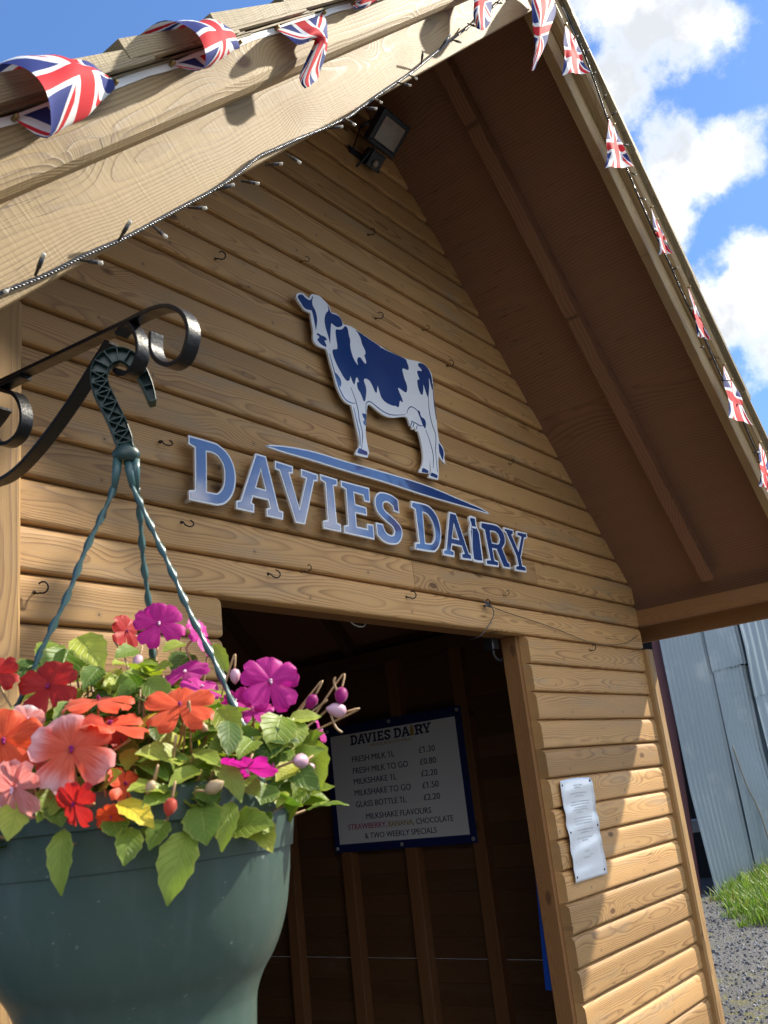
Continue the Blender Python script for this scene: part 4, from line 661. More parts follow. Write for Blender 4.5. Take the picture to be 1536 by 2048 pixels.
signpiece('sign_stripe', 'long tapering blue stripe with white edge between the cow and the letters', 'sign stripe', smooth_poly(LL['swoosh'][0], 3, 60), None, .0042)

b = MB(); b.plate(smooth_poly(COW, 2, 58), None, SY, .006); cow = b.build('cow_cutout', M_WHITE)
tag(cow, 'white and blue cow cut-out panel mounted on the gable above the stripe', 'cow sign')
for p_ in PATCH:
    b = MB(); b.plate(smooth_poly(p_, 3, 75), None, SY - .0009, .0008); b.build('blue_patch', M_BLUE, cow)
for i, l in enumerate(LINES):
    pts = catmull([(p_[0], p_[1], 0) for p_ in l], 5); L_ = []; R_ = []
    w0 = .0016 if i != 11 else .0020
    for j, p_ in enumerate(pts):
        t = (pts[min(j + 1, len(pts) - 1)] - pts[max(j - 1, 0)]).normalized(); w = w0 * (.35 + .65 * math.sin(math.pi * min(1, max(0, (j + .6) / (len(pts) + .2)))))
        L_.append((p_.x - t.y * w, p_.y + t.x * w)); R_.append((p_.x + t.y * w, p_.y - t.x * w))
    b = MB(); b.plate(L_ + R_[::-1], None, SY - .0008, .0007); b.build('blue_line', M_BLUE, cow)
for hp in ((.016, .745), (.0, .0)):
    pass
for x, z in ((1.26, .74), (1.60, .66)):
    b = MB(); b.tube([(x, SY + .0055, z), (x, -.008, z)], .007, 10); b.build('spacer', M_EDGE, cow)

# ------------------------------------------------------------------ screw hooks in the boards
HL = ['open cup hook high on the left below the fairy lights', 'small cup hook right of the highest left hook, above the cow', 'cup hook under the floodlight, half lost in shade', 'cup hook just above the back of the cow',
      'faint small hook above the rump of the cow', 'shaded hook right of the rump of the cow', 'short hook left of the top of the first D', 'short hook below the foot of the first D', 'rounded hook above the left half of the doorway, below the word start',
      'thin twisted hook next to the rounded hook above the doorway', 'cup hook above the middle of the doorway', 'small pale hook above the right end of the doorway', 'dark hook at the doorway corner holding thin black wire', 'open cup hook on the boards right of the doorway',
      'big cup hook beside the left trim casting a long shadow', 'faint hook right of the end of the stripe', 'screw tip seen through the scroll of the plant bracket']
for i, (x, z) in enumerate(HOOKS):
    b = MB(); s = (1.0 if i not in (1, 4, 9, 11, 15) else .72); rot = [0, -.2, .3, .1, 0, .2, -1.25, -1.2, -.9, .6, -.3, .4, .8, .1, .1, .6, 0][i]
    fwd = .034 * s
    pts = []
    if i == 16: pts = [(0, .012, 0), (0, -.010, 0), (0, -.022, .002)]
    else:
        pts = [(0, .014, 0), (0, -.012, 0), (0, -.022, -.004)]
        R_ = .0105 * s
        for a in range(0, 11):
            t = math.radians(-120 + a * 26)
            pts.append((math.cos(t) * R_ * math.cos(rot + .5) + .008 * s, -.026 - (a / 10) * .006 - math.cos(t) * R_ * math.sin(.5), math.sin(t) * R_ + .006 * s))
        c_, s_ = math.cos(rot), math.sin(rot)
        pts = [(px * c_ - pz * s_, py, px * s_ + pz * c_) for px, py, pz in pts]
    b.tube(catmull([(x + p_[0], p_[1], z + p_[2]) for p_ in pts], 3), .0017 * s, 7)
    b.tube([(x, -.0125, z), (x, -.0145, z)], [.0042 * s, .0034 * s], 10)
    tag(b.build('screw_hook', M_RUST), HL[i], 'hook', 'screw hooks in the gable boards')
# thin black wire from the corner hook, drooping to the right wall corner and down into the doorway
hx, hz = HOOKS[12]
b = MB(); b.tube(catmull([(hx, -.03, hz), (hx + .10, -.024, hz - .012), (2.30, -.020, .035), (2.62, -.020, -.004), (2.90, -.02, .012), (3.06, -.016, .055)], 8), .0014, 6)
b.tube(catmull([(hx, -.03, hz + .006), (hx + .018, -.034, hz - .02), (hx + .006, -.028, hz - .05), (hx - .04, -.01, hz - .098), (hx - .05, .03, hz - .105)], 6), .0016, 6)
for a in range(5): b.tube(catmull([(hx - .02 + random.uniform(-.01, .03), -.03, hz + random.uniform(-.008, .012)) for _ in range(4)], 5), .0015, 5)
tag(b.build('loose_wire', M_CABLE), 'thin black wire drooping from a hook at the doorway corner to the right corner', 'wire')

# ------------------------------------------------------------------ floodlight under the ridge
fl = thing('floodlight', 'black floodlight with square lens and motion sensor under the roof ridge', 'floodlight', (1.50, -.03, 1.60))
def lampbox(name, material, c, ax, ay, az, sx, sy, sz, bev=.004, parent=fl):
    b = MB(); c = Vector(c); pts = []
    for dx in (-1, 1):
        for dy in (-1, 1):
            for dz in (-1, 1): pts.append(b.v(c + ax * sx * dx / 2 + ay * sy * dy / 2 + az * sz * dz / 2))
    for q_ in ((0, 1, 3, 2), (4, 6, 7, 5), (0, 4, 5, 1), (2, 3, 7, 6), (0, 2, 6, 4), (1, 5, 7, 3)): b.f([pts[i] for i in q_])
    return b.build(name, material, parent, bevel=bev)
fn = Vector((-.05, -.66, -.75)).normalized(); fx = Vector((1, .05, .05)); fx = (fx - fn * fx.dot(fn)).normalized(); fz = fx.cross(fn) * -1
if fz.z < 0: fz = -fz
fc = Vector((1.507, -.115, 1.652))
lampbox('housing', M_LAMP, fc, fx, fn, fz, .135, .034, .118)
hf = fc + fn * .018
b = MB()
q4 = [hf + fx * a * .050 + fz * c * .040 for a, c in ((-1, -1), (1, -1), (1, 1), (-1, 1))]; q5 = [hf - fn * .012 + fx * (a * .022) + fz * (c * .016 + .0) for a, c in ((-1, -1), (1, -1), (1, 1), (-1, 1))]
v4 = [b.v(p_ + fn * .0012) for p_ in q4]; v5 = [b.v(p_ + fn * .0135) for p_ in q5]
for i in range(4): b.f([v4[i], v4[(i + 1) % 4], v5[(i + 1) % 4], v5[i]])
b.f(v5); b.build('lens', M_LENS, fl)
lampbox('frame', M_LAMP, fc + fn * .012 - fz * .050, fx, fn, fz, .125, .022, .012)
lampbox('sensor_box', M_LAMP, fc - fz * .098 + fn * .004, fx, fn, fz, .062, .045, .058)
b = MB(); c_ = fc - fz * .106 + fn * .028
for i in range(6):
    pass
rings = []
for i in range(5):
    t = i / 4 * math.pi / 2; rings.append([b.v(c_ + fn * .011 * math.sin(t) + (fx * math.cos(a) + fz * math.sin(a)) * (.0135 * math.cos(t) + .0002)) for a in [k * math.pi / 6 for k in range(12)]])
b.loft(rings); b.build('sensor_lens', M_LENS, fl)
b = MB(); b.strip([fc - fn * .016 - fx * .07, fc - fn * .05 - fx * .07 - fz * .03, Vector((fc.x - .07, -.014, fc.z - .055))], .02, .003, fz)
b.strip([fc - fn * .016 + fx * .07, fc - fn * .05 + fx * .07 - fz * .03, Vector((fc.x + .05, -.014, fc.z - .055))], .02, .003, fz)
b.beam((fc.x - .09, -.016, fc.z - .055), (fc.x + .07, -.016, fc.z - .055), .03, .004, (0, 0, 1), ch=.001)
b.build('bracket', M_LAMP, fl)
b = MB(); b.tube(catmull([fc - fn * .017, fc - fn * .04 + Vector((-.02, 0, -.06)), Vector((fc.x - .05, -.02, fc.z - .10)), Vector((fc.x - .06, .0, fc.z - .11))], 6), .004, 8); b.build('lead', M_LAMP, fl)

# ------------------------------------------------------------------ paper notice on the boards right of the doorway
def sheet_y(z): 
    t = (z / P) % 1.0
    return -.0165 + .0030 * math.cos(2 * math.pi * (t - .4)) * -1 - .001
px0, px1, pz1, pz0 = 2.163, 2.394, -.487, -.803
b = MB(); NXg, NZg = 10, 40; grid = []
def paper_pt(u_, w_):
    x = px0 + (px1 - px0) * u_; z = pz1 + (pz0 - pz1) * w_
    curl = .004 * (max(0, u_ - .8) / .2) ** 2 * math.sin(w_ * 9) + .004 * (max(0, .2 - u_) / .2) ** 2 * math.cos(w_ * 11)
    wr = .0010 * math.sin(u_ * 7 + w_ * 13) * math.sin(w_ * 9 - u_ * 4) + .0016 * math.sin(w_ * 31 + u_ * 3)
    return Vector((x + .0015 * math.sin(w_ * 8) * (1 if u_ > .5 else -.6), -.0165 - .0022 * abs(math.sin(math.pi * z / P)) - .0035 - abs(curl) + wr * .8, z + .004 * math.sin(u_ * 3.1) * (1 - w_)))
for j in range(NZg + 1): grid.append([b.v(paper_pt(i / NXg, j / NZg)) for i in range(NXg + 1)])
for j in range(NZg):
    for i in range(NXg): b.f([grid[j][i], grid[j][i + 1], grid[j + 1][i + 1], grid[j + 1][i]], True)
paper = b.build('paper_notice', M_PAPER); sm_ = paper.modifiers.new('thickness', 'SOLIDIFY'); sm_.thickness = .0008
tag(paper, 'creased white laminated notice pinned to the boards right of the doorway', 'notice')
rows = [(.075, .40, .66), (.098, .42, .60), (.155, .26, .76), (.185, .40, .68), (.240, .26, .82), (.268, .24, .80), (.295, .34, .72), (.320, .28, .74), (.345, .36, .55), (.405, .26, .84), (.432, .26, .80), (.458, .28, .78), (.520, .30, .80), (.548, .40, .68), (.600, .26, .78), (.625, .42, .60), (.73, .42, .56), (.79, .36, .58), (.772, .60, .66)]
for (w_, a, c) in rows:
    b = MB(); u_ = a
    while u_ < c:
        l_ = random.uniform(.02, .06); l_ = min(l_, c - u_)
        p0 = paper_pt(u_, w_ - .006); p1 = paper_pt(u_ + l_, w_ - .006); p2 = paper_pt(u_ + l_, w_ + .006); p3 = paper_pt(u_, w_ + .006)
        b.f([b.v(p_ + Vector((0, -.0011, 0))) for p_ in (p0, p1, p2, p3)]); u_ += l_ + .012
    b.build('text_line', M_INK, paper)
for u_, w_ in ((.06, .05), (.93, .04), (.07, .52), (.95, .50), (.06, .95), (.93, .95)):
    b = MB(); p_ = paper_pt(u_, w_); b.tube([p_ + Vector((0, .006, 0)), p_ + Vector((0, -.002, 0)), p_ + Vector((0, -.0032, 0))], [.0038, .0038, .002], 10); b.build('pin', M_RUST, paper)

# ------------------------------------------------------------------ price board on the inner right wall
MX, MY0, MY1, MZ0, MZ1 = 3.0045, .866, 1.715, -.714, -.108    # nearer end, farther end, bottom, top
sc_ = (3.0045 + .6654) / (2.98 + .6654)
MY0, MY1 = -1.53574 + (MY0 + 1.53574) * sc_, -1.53574 + (MY1 + 1.53574) * sc_; MZ0, MZ1 = -.47252 + (MZ0 + .47252) * sc_, -.47252 + (MZ1 + .47252) * sc_
MW, MH = MY1 - MY0, MZ1 - MZ0
menu = thing('price_board', 'white price board with navy border on the inner wall seen through the doorway', 'price board', (MX, (MY0 + MY1) / 2, MZ0))
def mbox(name, material, y0, y1, z0, z1, x0, x1):
    b = MB(); b.beam(((x0 + x1) / 2, (y0 + y1) / 2, z0), ((x0 + x1) / 2, (y0 + y1) / 2, z1), y1 - y0, x1 - x0, (0, 1, 0), ch=.0006); return b.build(name, material, menu)
mbox('border', M_NAVY, MY0, MY1, MZ0, MZ1, MX, MX + .004)
mbox('panel', M_MENU, MY0 + .036, MY1 - .036, MZ0 + .038, MZ1 - .046, MX - .0012, MX - .0002)
for a in (.022, .5, .978):
    for c in (.03, .972):
        b = MB(); y = MY1 - a * MW; z = MZ0 + c * MH; b.tube([(MX, y, z), (MX - .004, y, z), (MX - .006, y, z)], [.0095, .0095, .006], 14); b.build('screw_cap', M_STEEL, menu)
def text(s_, y_left, z_base, size, width, material, align='LEFT', bold=0.0, name='text_line', parent=menu):
    """a line of lettering on the price board; y_left measured from its left edge, width forces the length"""
    cu = bpy.data.curves.new('lettering', 'FONT'); cu.body = s_; cu.size = 1.0; cu.offset = bold; cu.resolution_u = 3; cu.fill_mode = 'FRONT'
    to = bpy.data.objects.new('lettering', cu); COL.objects.link(to)
    dg = bpy.context.evaluated_depsgraph_get(); me = bpy.data.meshes.new_from_object(to.evaluated_get(dg)); bpy.data.objects.remove(to)
    for i, ch_ in enumerate(s_):          # give the figure 1 its flag, so that it does not read as an I
        if ch_ != '1': continue
        cu.body = s_[:i + 1]; t2 = bpy.data.objects.new('lettering', cu); COL.objects.link(t2); dg = bpy.context.evaluated_depsgraph_get()
        m2 = bpy.data.meshes.new_from_object(t2.evaluated_get(dg)); bpy.data.objects.remove(t2); xr = max(v.co.x for v in m2.vertices); bpy.data.meshes.remove(m2)
        bm = bmesh.new(); bm.from_mesh(me); bm.faces.new([bm.verts.new((xr + a_, c_, 0)) for a_, c_ in ((-.03, .729), (-.25, .60), (-.25, .51), (-.03, .62))]); bm.to_mesh(me); bm.free()
    xs = [v.co.x for v in me.vertices]; ys = [v.co.y for v in me.vertices]
    x0, x1 = min(xs), max(xs); cap = .729
    sx = width / (x1 - x0)
    for v in me.vertices:
        x = (v.co.x - x0) * sx + y_left; y = v.co.y * size / cap + z_base
        v.co = Vector((MX - .0017, MY1 - x, MZ0 + y)) - menu.location
    bm = bmesh.new(); bm.from_mesh(me); g = bmesh.ops.duplicate(bm, geom=bm.verts[:] + bm.faces[:])
    for v in g['geom']:
        if isinstance(v, bmesh.types.BMVert): v.co += Vector((-.0001, -size * .045, 0))
    bm.to_mesh(me); bm.free(); me.materials.clear(); me.materials.append(material)
    o = bpy.data.objects.new(name, me); COL.objects.link(o); o.parent = parent
    return o
def fx_(u_): return u_ * MW
for t_, y_, w_, z_, h_, mt in (('MOOLICIOUS MILK', .2973, .259, .4870, .0150, M_GOLD), ('FRESH MILK 1L', .1690, .271, .4230, .0300, M_TXT), ('FRESH MILK TO GO', .1673, .3483, .3670, .0300, M_TXT), ('MILKSHAKE 1L', .1665, .2715, .3150, .0300, M_TXT),
    ('MILKSHAKE TO GO', .1645, .3531, .2605, .0300, M_TXT), ('GLASS BOTTLE 1L', .1652, .3156, .2060, .0295, M_TXT), ('£1.30', .5900, .0945, .4218, .0295, M_TXT), ('£0.80', .5885, .0945, .3674, .0295, M_TXT), ('£2.20', .5875, .0945, .3136, .0290, M_TXT),
    ('£1.50', .5866, .0945, .2597, .0288, M_TXT), ('£2.20', .5859, .0945, .2052, .0288, M_TXT), ('MILKSHAKE FLAVOURS', .2248, .3957, .1465, .0280, M_TXT), ('STRAWBERRY,', .1021, .2452, .1030, .0275, M_PINK), ('BANANA,', .3591, .1528, .1024, .0270, M_GOLD),
    ('CHOCOLATE', .5268, .2129, .1025, .0270, M_TXT), ('& TWO WEEKLY SPECIALS', .2044, .4338, .0570, .0270, M_TXT)):
    text(t_, y_, z_, h_, w_, mt, bold=0)
# heading of the board: the same slab letters as on the gable
xa = min(p_[0] for p_ in LL['D'][0]); xb = max(p_[0] for p_ in LL['Y'][0])
for key in ('D', 'A', 'V', 'I', 'E', 'S', 'D2', 'A2', 'bottle', 'R', 'Y'):
    out_, hole_ = LL[key]; zmid = .225 + (.012 if key in ('D', 'D2') else .014)
    mp = lambda p_: (.168 + (p_[0] - xa) / (xb - xa) * .513, .5178 + (p_[1] - zmid) / .155 * .048)
    b = MB(); loops = [[mp(p_) for p_ in out_]] + ([[mp(p_) for p_ in hole_]] if hole_ else [])
    vs = [b.v((MX - .0017, MY1 - p_[0], MZ0 + p_[1])) for l in loops for p_ in l]
    for t_ in tessellate_polygon([[Vector((p_[0], p_[1], 0)) for p_ in l] for l in loops]): b.f([vs[i] for i in t_])
    b.build('heading_letter', M_GOLD if key == 'bottle' else M_TXT, menu)
# edge of a bright blue board leaning inside the right door post
b = MB(); b.beam((2.215, .115, -.62), (2.215, .150, -1.128), .045, .012, (0, 1, 0), ch=.001)
tag(b.build('blue_board', M_BLUEB), 'narrow bright blue board edge showing inside the right door post', 'board')
# pale cable loop hanging inside the lintel
b = MB(); b.tube(catmull([(1.33, .12, .05), (1.338, .12, .018), (1.366, .12, .003), (1.405, .12, .006), (1.424, .12, .05)], 8), .0022, 6)
tag(b.build('cable_loop', M_EDGE), 'small pale cable loop hanging inside the head of the doorway', 'cable')
b = MB(); b.tube(catmull([(2.085, .10, .0), (2.075, .105, -.045), (2.10, .10, -.07), (2.115, .09, -.06)], 6), .006, 7); b.beam((2.06, .10, .02), (2.06, .10, -.035), .04, .04, (1, 0, 0))
tag(b.build('dark_bracket', M_CABLE), 'dark bracket with cable at the top inner corner of the right door post', 'bracket')

# ------------------------------------------------------------------ bunting: white tape with union flags along both verges
def grid_surface(rows, nu=18, nv=26):
    R_ = [[Vector(p_) for p_ in r] for r in rows]
    rows2 = [catmull(r, max(1, nu // (len(r) - 1))) for r in R_]
    cols = list(zip(*rows2)); out = [catmull(list(c), max(1, nv // (len(rows) - 1))) for c in cols]
    return [list(r) for r in zip(*out)]
def add_flag(parent, rows, name='flag', wob=.0028, big=False):
    g = grid_surface(rows); b = MB(); ph = random.uniform(0, 6); n, mm = len(g), len(g[0]); vs = []
    for j in range(n):
        r = []
        for i in range(mm):
            u_, w_ = i / (mm - 1), j / (n - 1)
            nrm = (g[min(j + 1, n - 1)][i] - g[max(j - 1, 0)][i]).cross(g[j][min(i + 1, mm - 1)] - g[j][max(i - 1, 0)])
            nrm = nrm.normalized() if nrm.length > 1e-9 else Vector((0, -1, 0))
            p_ = g[j][i] + nrm * wob * min(1, w_ * 3) * (math.sin(u_ * 9 + ph + w_ * 4) + .6 * math.sin(u_ * 17 - w_ * 11 + ph * 2)) * .6
            x = b.v(p_); x[b.fuv] = ((w_, u_, 0) if not big else (.16 + .62 * w_, .10 + .80 * u_, 0)); r.append(x)
        vs.append(r)
    for j in range(n - 1):
        for i in range(mm - 1): b.f([vs[j][i], vs[j][i + 1], vs[j + 1][i + 1], vs[j + 1][i]], True)
    o = b.build(name, M_FLAG, parent, recalc=False)
    hem = MB(); edge = [v_.co for v_ in o.data.vertices]; return o
def bunting(side, label, idx):
    sl, z0 = (-.959, 3.128) if side > 0 else (.984, .266)
    k = math.hypot(1, sl); n = Vector((-sl / k, 0, 1 / k)); xe = EX1 if side > 0 else EX0
    t = thing('bunting', label, 'bunting', (APX, YB - .045, APZ))
    pts = []; N_ = 60
    for i in range(N_ + 1):
        x = APX + side * .03 + (xe - APX) * i / N_; q_ = Vector((x, 0, z0 + sl * x)) + n * (.1615 + .0012 * math.sin(i * 1.7))
        pts.append(Vector((q_.x, YB - .0412 - .0009 * math.sin(i * 2.3), q_.z)))
    b = MB(); rings = []
    for p_ in pts: rings.append([b.v(p_ + n * a + Vector((0, c, 0))) for a, c in ((-.0048, 0), (.0048, 0), (.0048, -.0010), (-.0048, -.0010))])
    b.loft(rings, smooth=False); b.build('tape', M_TAPE, t)
    for i in idx: add_flag(t, FLAGS[i], wob=.0028 if i < 5 else .0055, big=i > 5)
    for i in idx:
        for e in (FLAGS[i][0][0], FLAGS[i][0][3]):
            p_ = Vector(e); b = MB(); b.tube([p_ + Vector((0, .003, 0)), p_ + Vector((0, -.0065, .001)), p_ + Vector((0, -.008, .001))], [.0030, .0030, .0018], 10); b.build('pin', M_GROM, t)
    return t
bunting(-1, 'union flag bunting blown over the left sunlit roof edge on white tape', (0, 1, 2, 3, 4))
bunting(1, 'union flag bunting hanging down the right shaded roof edge', (5, 6, 7, 8, 9, 10, 11))

# ------------------------------------------------------------------ fairy lights
def twisted(b, path, r, pitch, strands=3, n=5):
    pts = catmull(path, 22); cum = 0; S = [0]
    for a, c in zip(pts, pts[1:]): cum += (c - a).length; S.append(cum)
    for s_ in range(strands):
        q_ = []
        for i, p_ in enumerate(pts):
            t = (pts[min(i + 1, len(pts) - 1)] - pts[max(i - 1, 0)]).normalized(); u_ = t.cross(Vector((0, 1, 0))).normalized(); w_ = t.cross(u_)
            a = 2 * math.pi * (S[i] / pitch + s_ / strands); q_.append(p_ + (u_ * math.cos(a) + w_ * math.sin(a)) * r)
        b.tube(q_, r * .95, n)
def lights(label, rope, pegs, r, off):
    t = thing('fairy_lights', label, 'fairy lights', rope[len(rope) // 2])
    b = MB(); dense = []
    for a, c in zip(rope, rope[1:]):
        a, c = Vector(a), Vector(c); nn = max(1, int((c - a).length / .05))
        dense += [a.lerp(c, i / nn) for i in range(nn)]
    dense.append(Vector(rope[-1]))
    twisted(b, [p_ + Vector((0, off * math.sin(i * 1.3) * .3, 0)) for i, p_ in enumerate(dense)], r, .017); b.build('cable', M_CABLE, t)
    for p0, p1 in pegs:
        p0, p1 = Vector(p0), Vector(p1); d = (p1 - p0); L = max(.028, min(.042, d.length)); d = (d.normalized() + Vector((0, -.45, 0))).normalized()
        b = MB(); b.tube([p0, p0 + d * L * .35, p0 + d * L * .36, p0 + d * L * .8], [.0016, .0020, .0027, .0027], 8); o = b.build('bulb_holder', M_CABLE, t)
        c = MB(); c.tube([p0 + d * L * .79, p0 + d * L * .97, p0 + d * L * 1.0], [.0026, .0026, .0014], 8); c.build('bulb', M_LED, o)
lights('fairy lights on twisted cable along the left barge board', [(x, -.7185, z) for x, z in ROPEL], PEGL, .0017, .004)
lights('fairy lights on thin cable down the right verge among the flags', ROPER, PEGR, .0016, .004)

# ------------------------------------------------------------------ hanging basket on an iron bracket
BO = Vector((-.0938, -.777, -.4679)); ER = Vector((.8, -.6, 0)); EF = Vector((-.6, -.8, 0)); UZ = Vector((0, 0, 1))
def bl(p_): return BO + ER * p_[0] + UZ * p_[1] + EF * p_[2]
XB = -.094
post_y = ARM[-1][0] + .075
post = MB(); post.beam((XB, post_y, GZ), (XB, post_y, .36), .10, .10, (1, 0, 0), ch=.008)
tag(post.build('porch_post', W_TRIM), 'square timber porch post under the left roof edge carrying the plant bracket', 'post')
br = thing('plant_bracket', 'black wrought iron scroll bracket holding the hanging basket', 'bracket', (XB, ARM[-1][0], ARM[-1][1]))
def sw(name, pts, w, th):
    b = MB(); b.strip(catmull([(XB, p_[0], p_[1]) for p_ in pts], 7), w, th, (1, 0, 0), ch=.0007); o_ = b.build(name, M_IRON, br); o_.data.set_sharp_from_angle(angle=math.radians(30))
yb_ = post_y - .052
sw('arm', ARM + [[yb_, .107]], .0170, .0052)
sw('hook_ring', [[ARM[11][0] + .012, ARM[11][1] - .008]] + RING, .0165, .0050)
sw('brace', [[ARM[11][0] + .03, ARM[11][1] - .010]] + STRUT[1:] + [[yb_ , STRUT[-1][1] + .03]], .0168, .0050)
sw('scroll', [[ARM[14][0] + .01, ARM[14][1] - .004]] + SCROLL, .0165, .0050)
sw('back_plate', [[yb_, .20], [yb_, -.16]], .03, .005)
bk = thing('hanging_basket', 'dark green plastic hanging basket on three twisted straps', 'hanging basket', tuple(BO - UZ * .2))
PR = BOWL
b = MB(); rings = []; NS = 72
prof = [(PR[0][0] - .010, PR[0][1] - .01), (PR[0][0] - .009, PR[0][1]), (PR[0][0] - .001, PR[0][1] + .001), (PR[0][0], PR[0][1] - .002)] + [tuple(p_) for p_ in PR[1:3]] + [tuple(p_) for p_ in PR[3:]]
sm_prof = prof[:7] + [(p_.x, p_.y) for p_ in catmull([(p_[0], p_[1], 0) for p_ in prof[7:]], 4)]
last = sm_prof[-1]; sm_prof += [(last[0] + .001, last[1] - .03), (last[0] + .006, last[1] - .045), (last[0] + .006, last[1] - .05), (.02, last[1] - .052)]
for r_, z in sm_prof:
    rings.append([b.v(BO + Vector((math.cos(2 * math.pi * k / NS) * r_, math.sin(2 * math.pi * k / NS) * r_, z))) for k in range(NS)])
b.loft(rings, caps=False); o = b.build('bowl', M_GREEN, bk); o.data.set_sharp_from_angle(angle=math.radians(35))
# moulded rim collar with clips
b = MB(); rings = []
rr_ = PR[0][0]
for r_, z in ((rr_ + .0005, PR[0][1] - .022), (rr_ + .0035, PR[0][1] - .021), (rr_ + .0045, PR[0][1] + .004), (rr_ + .001, PR[0][1] + .007), (rr_ - .004, PR[0][1] + .004)):
    rings.append([b.v(BO + Vector((math.cos(2 * math.pi * k / NS) * r_, math.sin(2 * math.pi * k / NS) * r_, z))) for k in range(NS)])
b.loft(rings, caps=False); o = b.build('rim', M_GREEN, bk); o.data.set_sharp_from_angle(angle=math.radians(35))
b = MB(); b.tube([BO + UZ * .005, BO + UZ * .012], [.150, .05], 40); b.build('soil', M_SOIL, bk)
# S-shaped hanger with ribs
hp = catmull([bl(p_) for p_ in PHOOK], 5); hw = Vector((.55, -.83, .08)); hw = EF * .80 + ER * .58
b = MB(); n_ = len(hp); A_, B_ = [], []
for i, p_ in enumerate(hp):
    t = (hp[min(i + 1, n_ - 1)] - hp[max(i - 1, 0)]).normalized(); s_ = t.cross(EF).normalized()
    w_ = .0090 - .0012 * (i / n_) - .0048 * max(0, (i / n_ - .72) / .28) ** 1.5 - (.0012 if i < 4 else 0); A_.append(p_ + s_ * w_); B_.append(p_ - s_ * w_)
b.strip(A_, .0140, .0016, EF); b.strip(B_, .0140, .0016, EF)
for i in range(n_ - 1):
    q_ = [A_[i], A_[i + 1], B_[i + 1], B_[i]]; b.f([b.v(p_) for p_ in q_])
b.beam(A_[-1], B_[-1], .0165, .003, EF, ch=.0005)
for i in range(3, n_ - 2, 4):
    b.beam(A_[i], B_[i], .0135, .0013, EF, ch=.0003)
    if i < 26 and i + 4 < n_:
        b.beam(A_[i] + EF * .002, B_[i + 4] + EF * .002, .0105, .0011, EF, ch=.0003); b.beam(B_[i] + EF * .002, A_[i + 4] + EF * .002, .0105, .0011, EF, ch=.0003)
b.build('hanger_hook', M_HOOK, bk, recalc=True)
cap_c = bl(PHOOK[0]) - UZ * .004
b = MB(); rings = []
for rx_, ry_, z in ((.0085, .0065, .010), (.0125, .0088, .004), (.0150, .0100, .0), (.0140, .0095, -.004), (.010, .0075, -.010)):
    rings.append([b.v(cap_c + ER * math.cos(2 * math.pi * k / 24) * rx_ + EF * math.sin(2 * math.pi * k / 24) * ry_ + UZ * z) for k in range(24)])
b.loft(rings); b.build('hanger_cap', M_HOOK, bk)
for sx, ang in ((-.009, 170), (.002, 35), (.009, -76)):
    a = math.radians(ang); end = BO + (ER * math.cos(a) + EF * math.sin(a)) * (rr_ - .002) + UZ * .012
    st = cap_c + ER * sx - UZ * .007; d = (end - st)
    b = MB(); b.tube([st, st - UZ * .010 + d * .01, st - UZ * .022 + d * .03], [.0052, .0048, .0032], 8)
    path = [st - UZ * .015 + d * .02] ; N_ = 130
    s0 = st - UZ * .020 + d * .03
    rings = []
    dd = (end - s0); t = dd.normalized(); u_ = t.cross(Vector((.3, .2, .9))).normalized(); w_ = t.cross(u_)
    for i in range(N_ + 1):
        f_ = i / N_; c_ = s0 + dd * f_ + u_ * .0007 * math.sin(f_ * 23) + w_ * .0006 * math.sin(f_ * 17 + 1) + UZ * (-.004 * math.sin(math.pi * f_))
        an = f_ * dd.length / .030 * math.pi
        rings.append([b.v(c_ + (u_ * math.cos(an + q_) + w_ * math.sin(an + q_)) * r_) for q_, r_ in ((0, .0039), (math.pi / 2, .0024), (math.pi, .0039), (3 * math.pi / 2, .0024))])
    b.loft(rings); b.build('strap', M_STRAP, bk)

# plants
def leaf(b, base, tip, width, nrm, hue, droop=.22, fold=.28, twist=0.0):
    base, tip = Vector(base), Vector(tip); d = tip - base; L = d.length; d.normalize()
    s_ = d.cross(nrm); s_ = s_.normalized() if s_.length > 1e-4 else d.cross(UZ).normalized(); nn = s_.cross(d).normalized()
    NL, NW = 9, 5; vs = []; ph = random.uniform(0, 6)
    for i in range(NL + 1):
        t = i / NL; w = (t ** .60) * ((1 - t) ** .92) * 2.72 * width / 2 if 0 < t < 1 else .0006
        r = []
        for j in range(NW):
            v_ = -1 + 2 * j / (NW - 1); ser = 1 + (.07 * (1 if (i % 2) else -1) if abs(v_) == 1 and 1 < i < NL else 0)
            h = fold * abs(v_) * w - droop * L * t * t + droop * .55 * L * t + .03 * width * math.sin(t * 15 + abs(v_) * 5 + ph) * abs(v_)
            p_ = base + d * (L * t - .18 * droop * L * t * t) + s_ * v_ * w * ser + nn * h + s_ * twist * t * t * L
            x = b.v(p_); x[b.luv] = (t, v_, hue); r.append(x)
        vs.append(r)
    for i in range(NL):
        for j in range(NW - 1): b.f([vs[i][j], vs[i][j + 1], vs[i + 1][j + 1], vs[i + 1][j]], True)
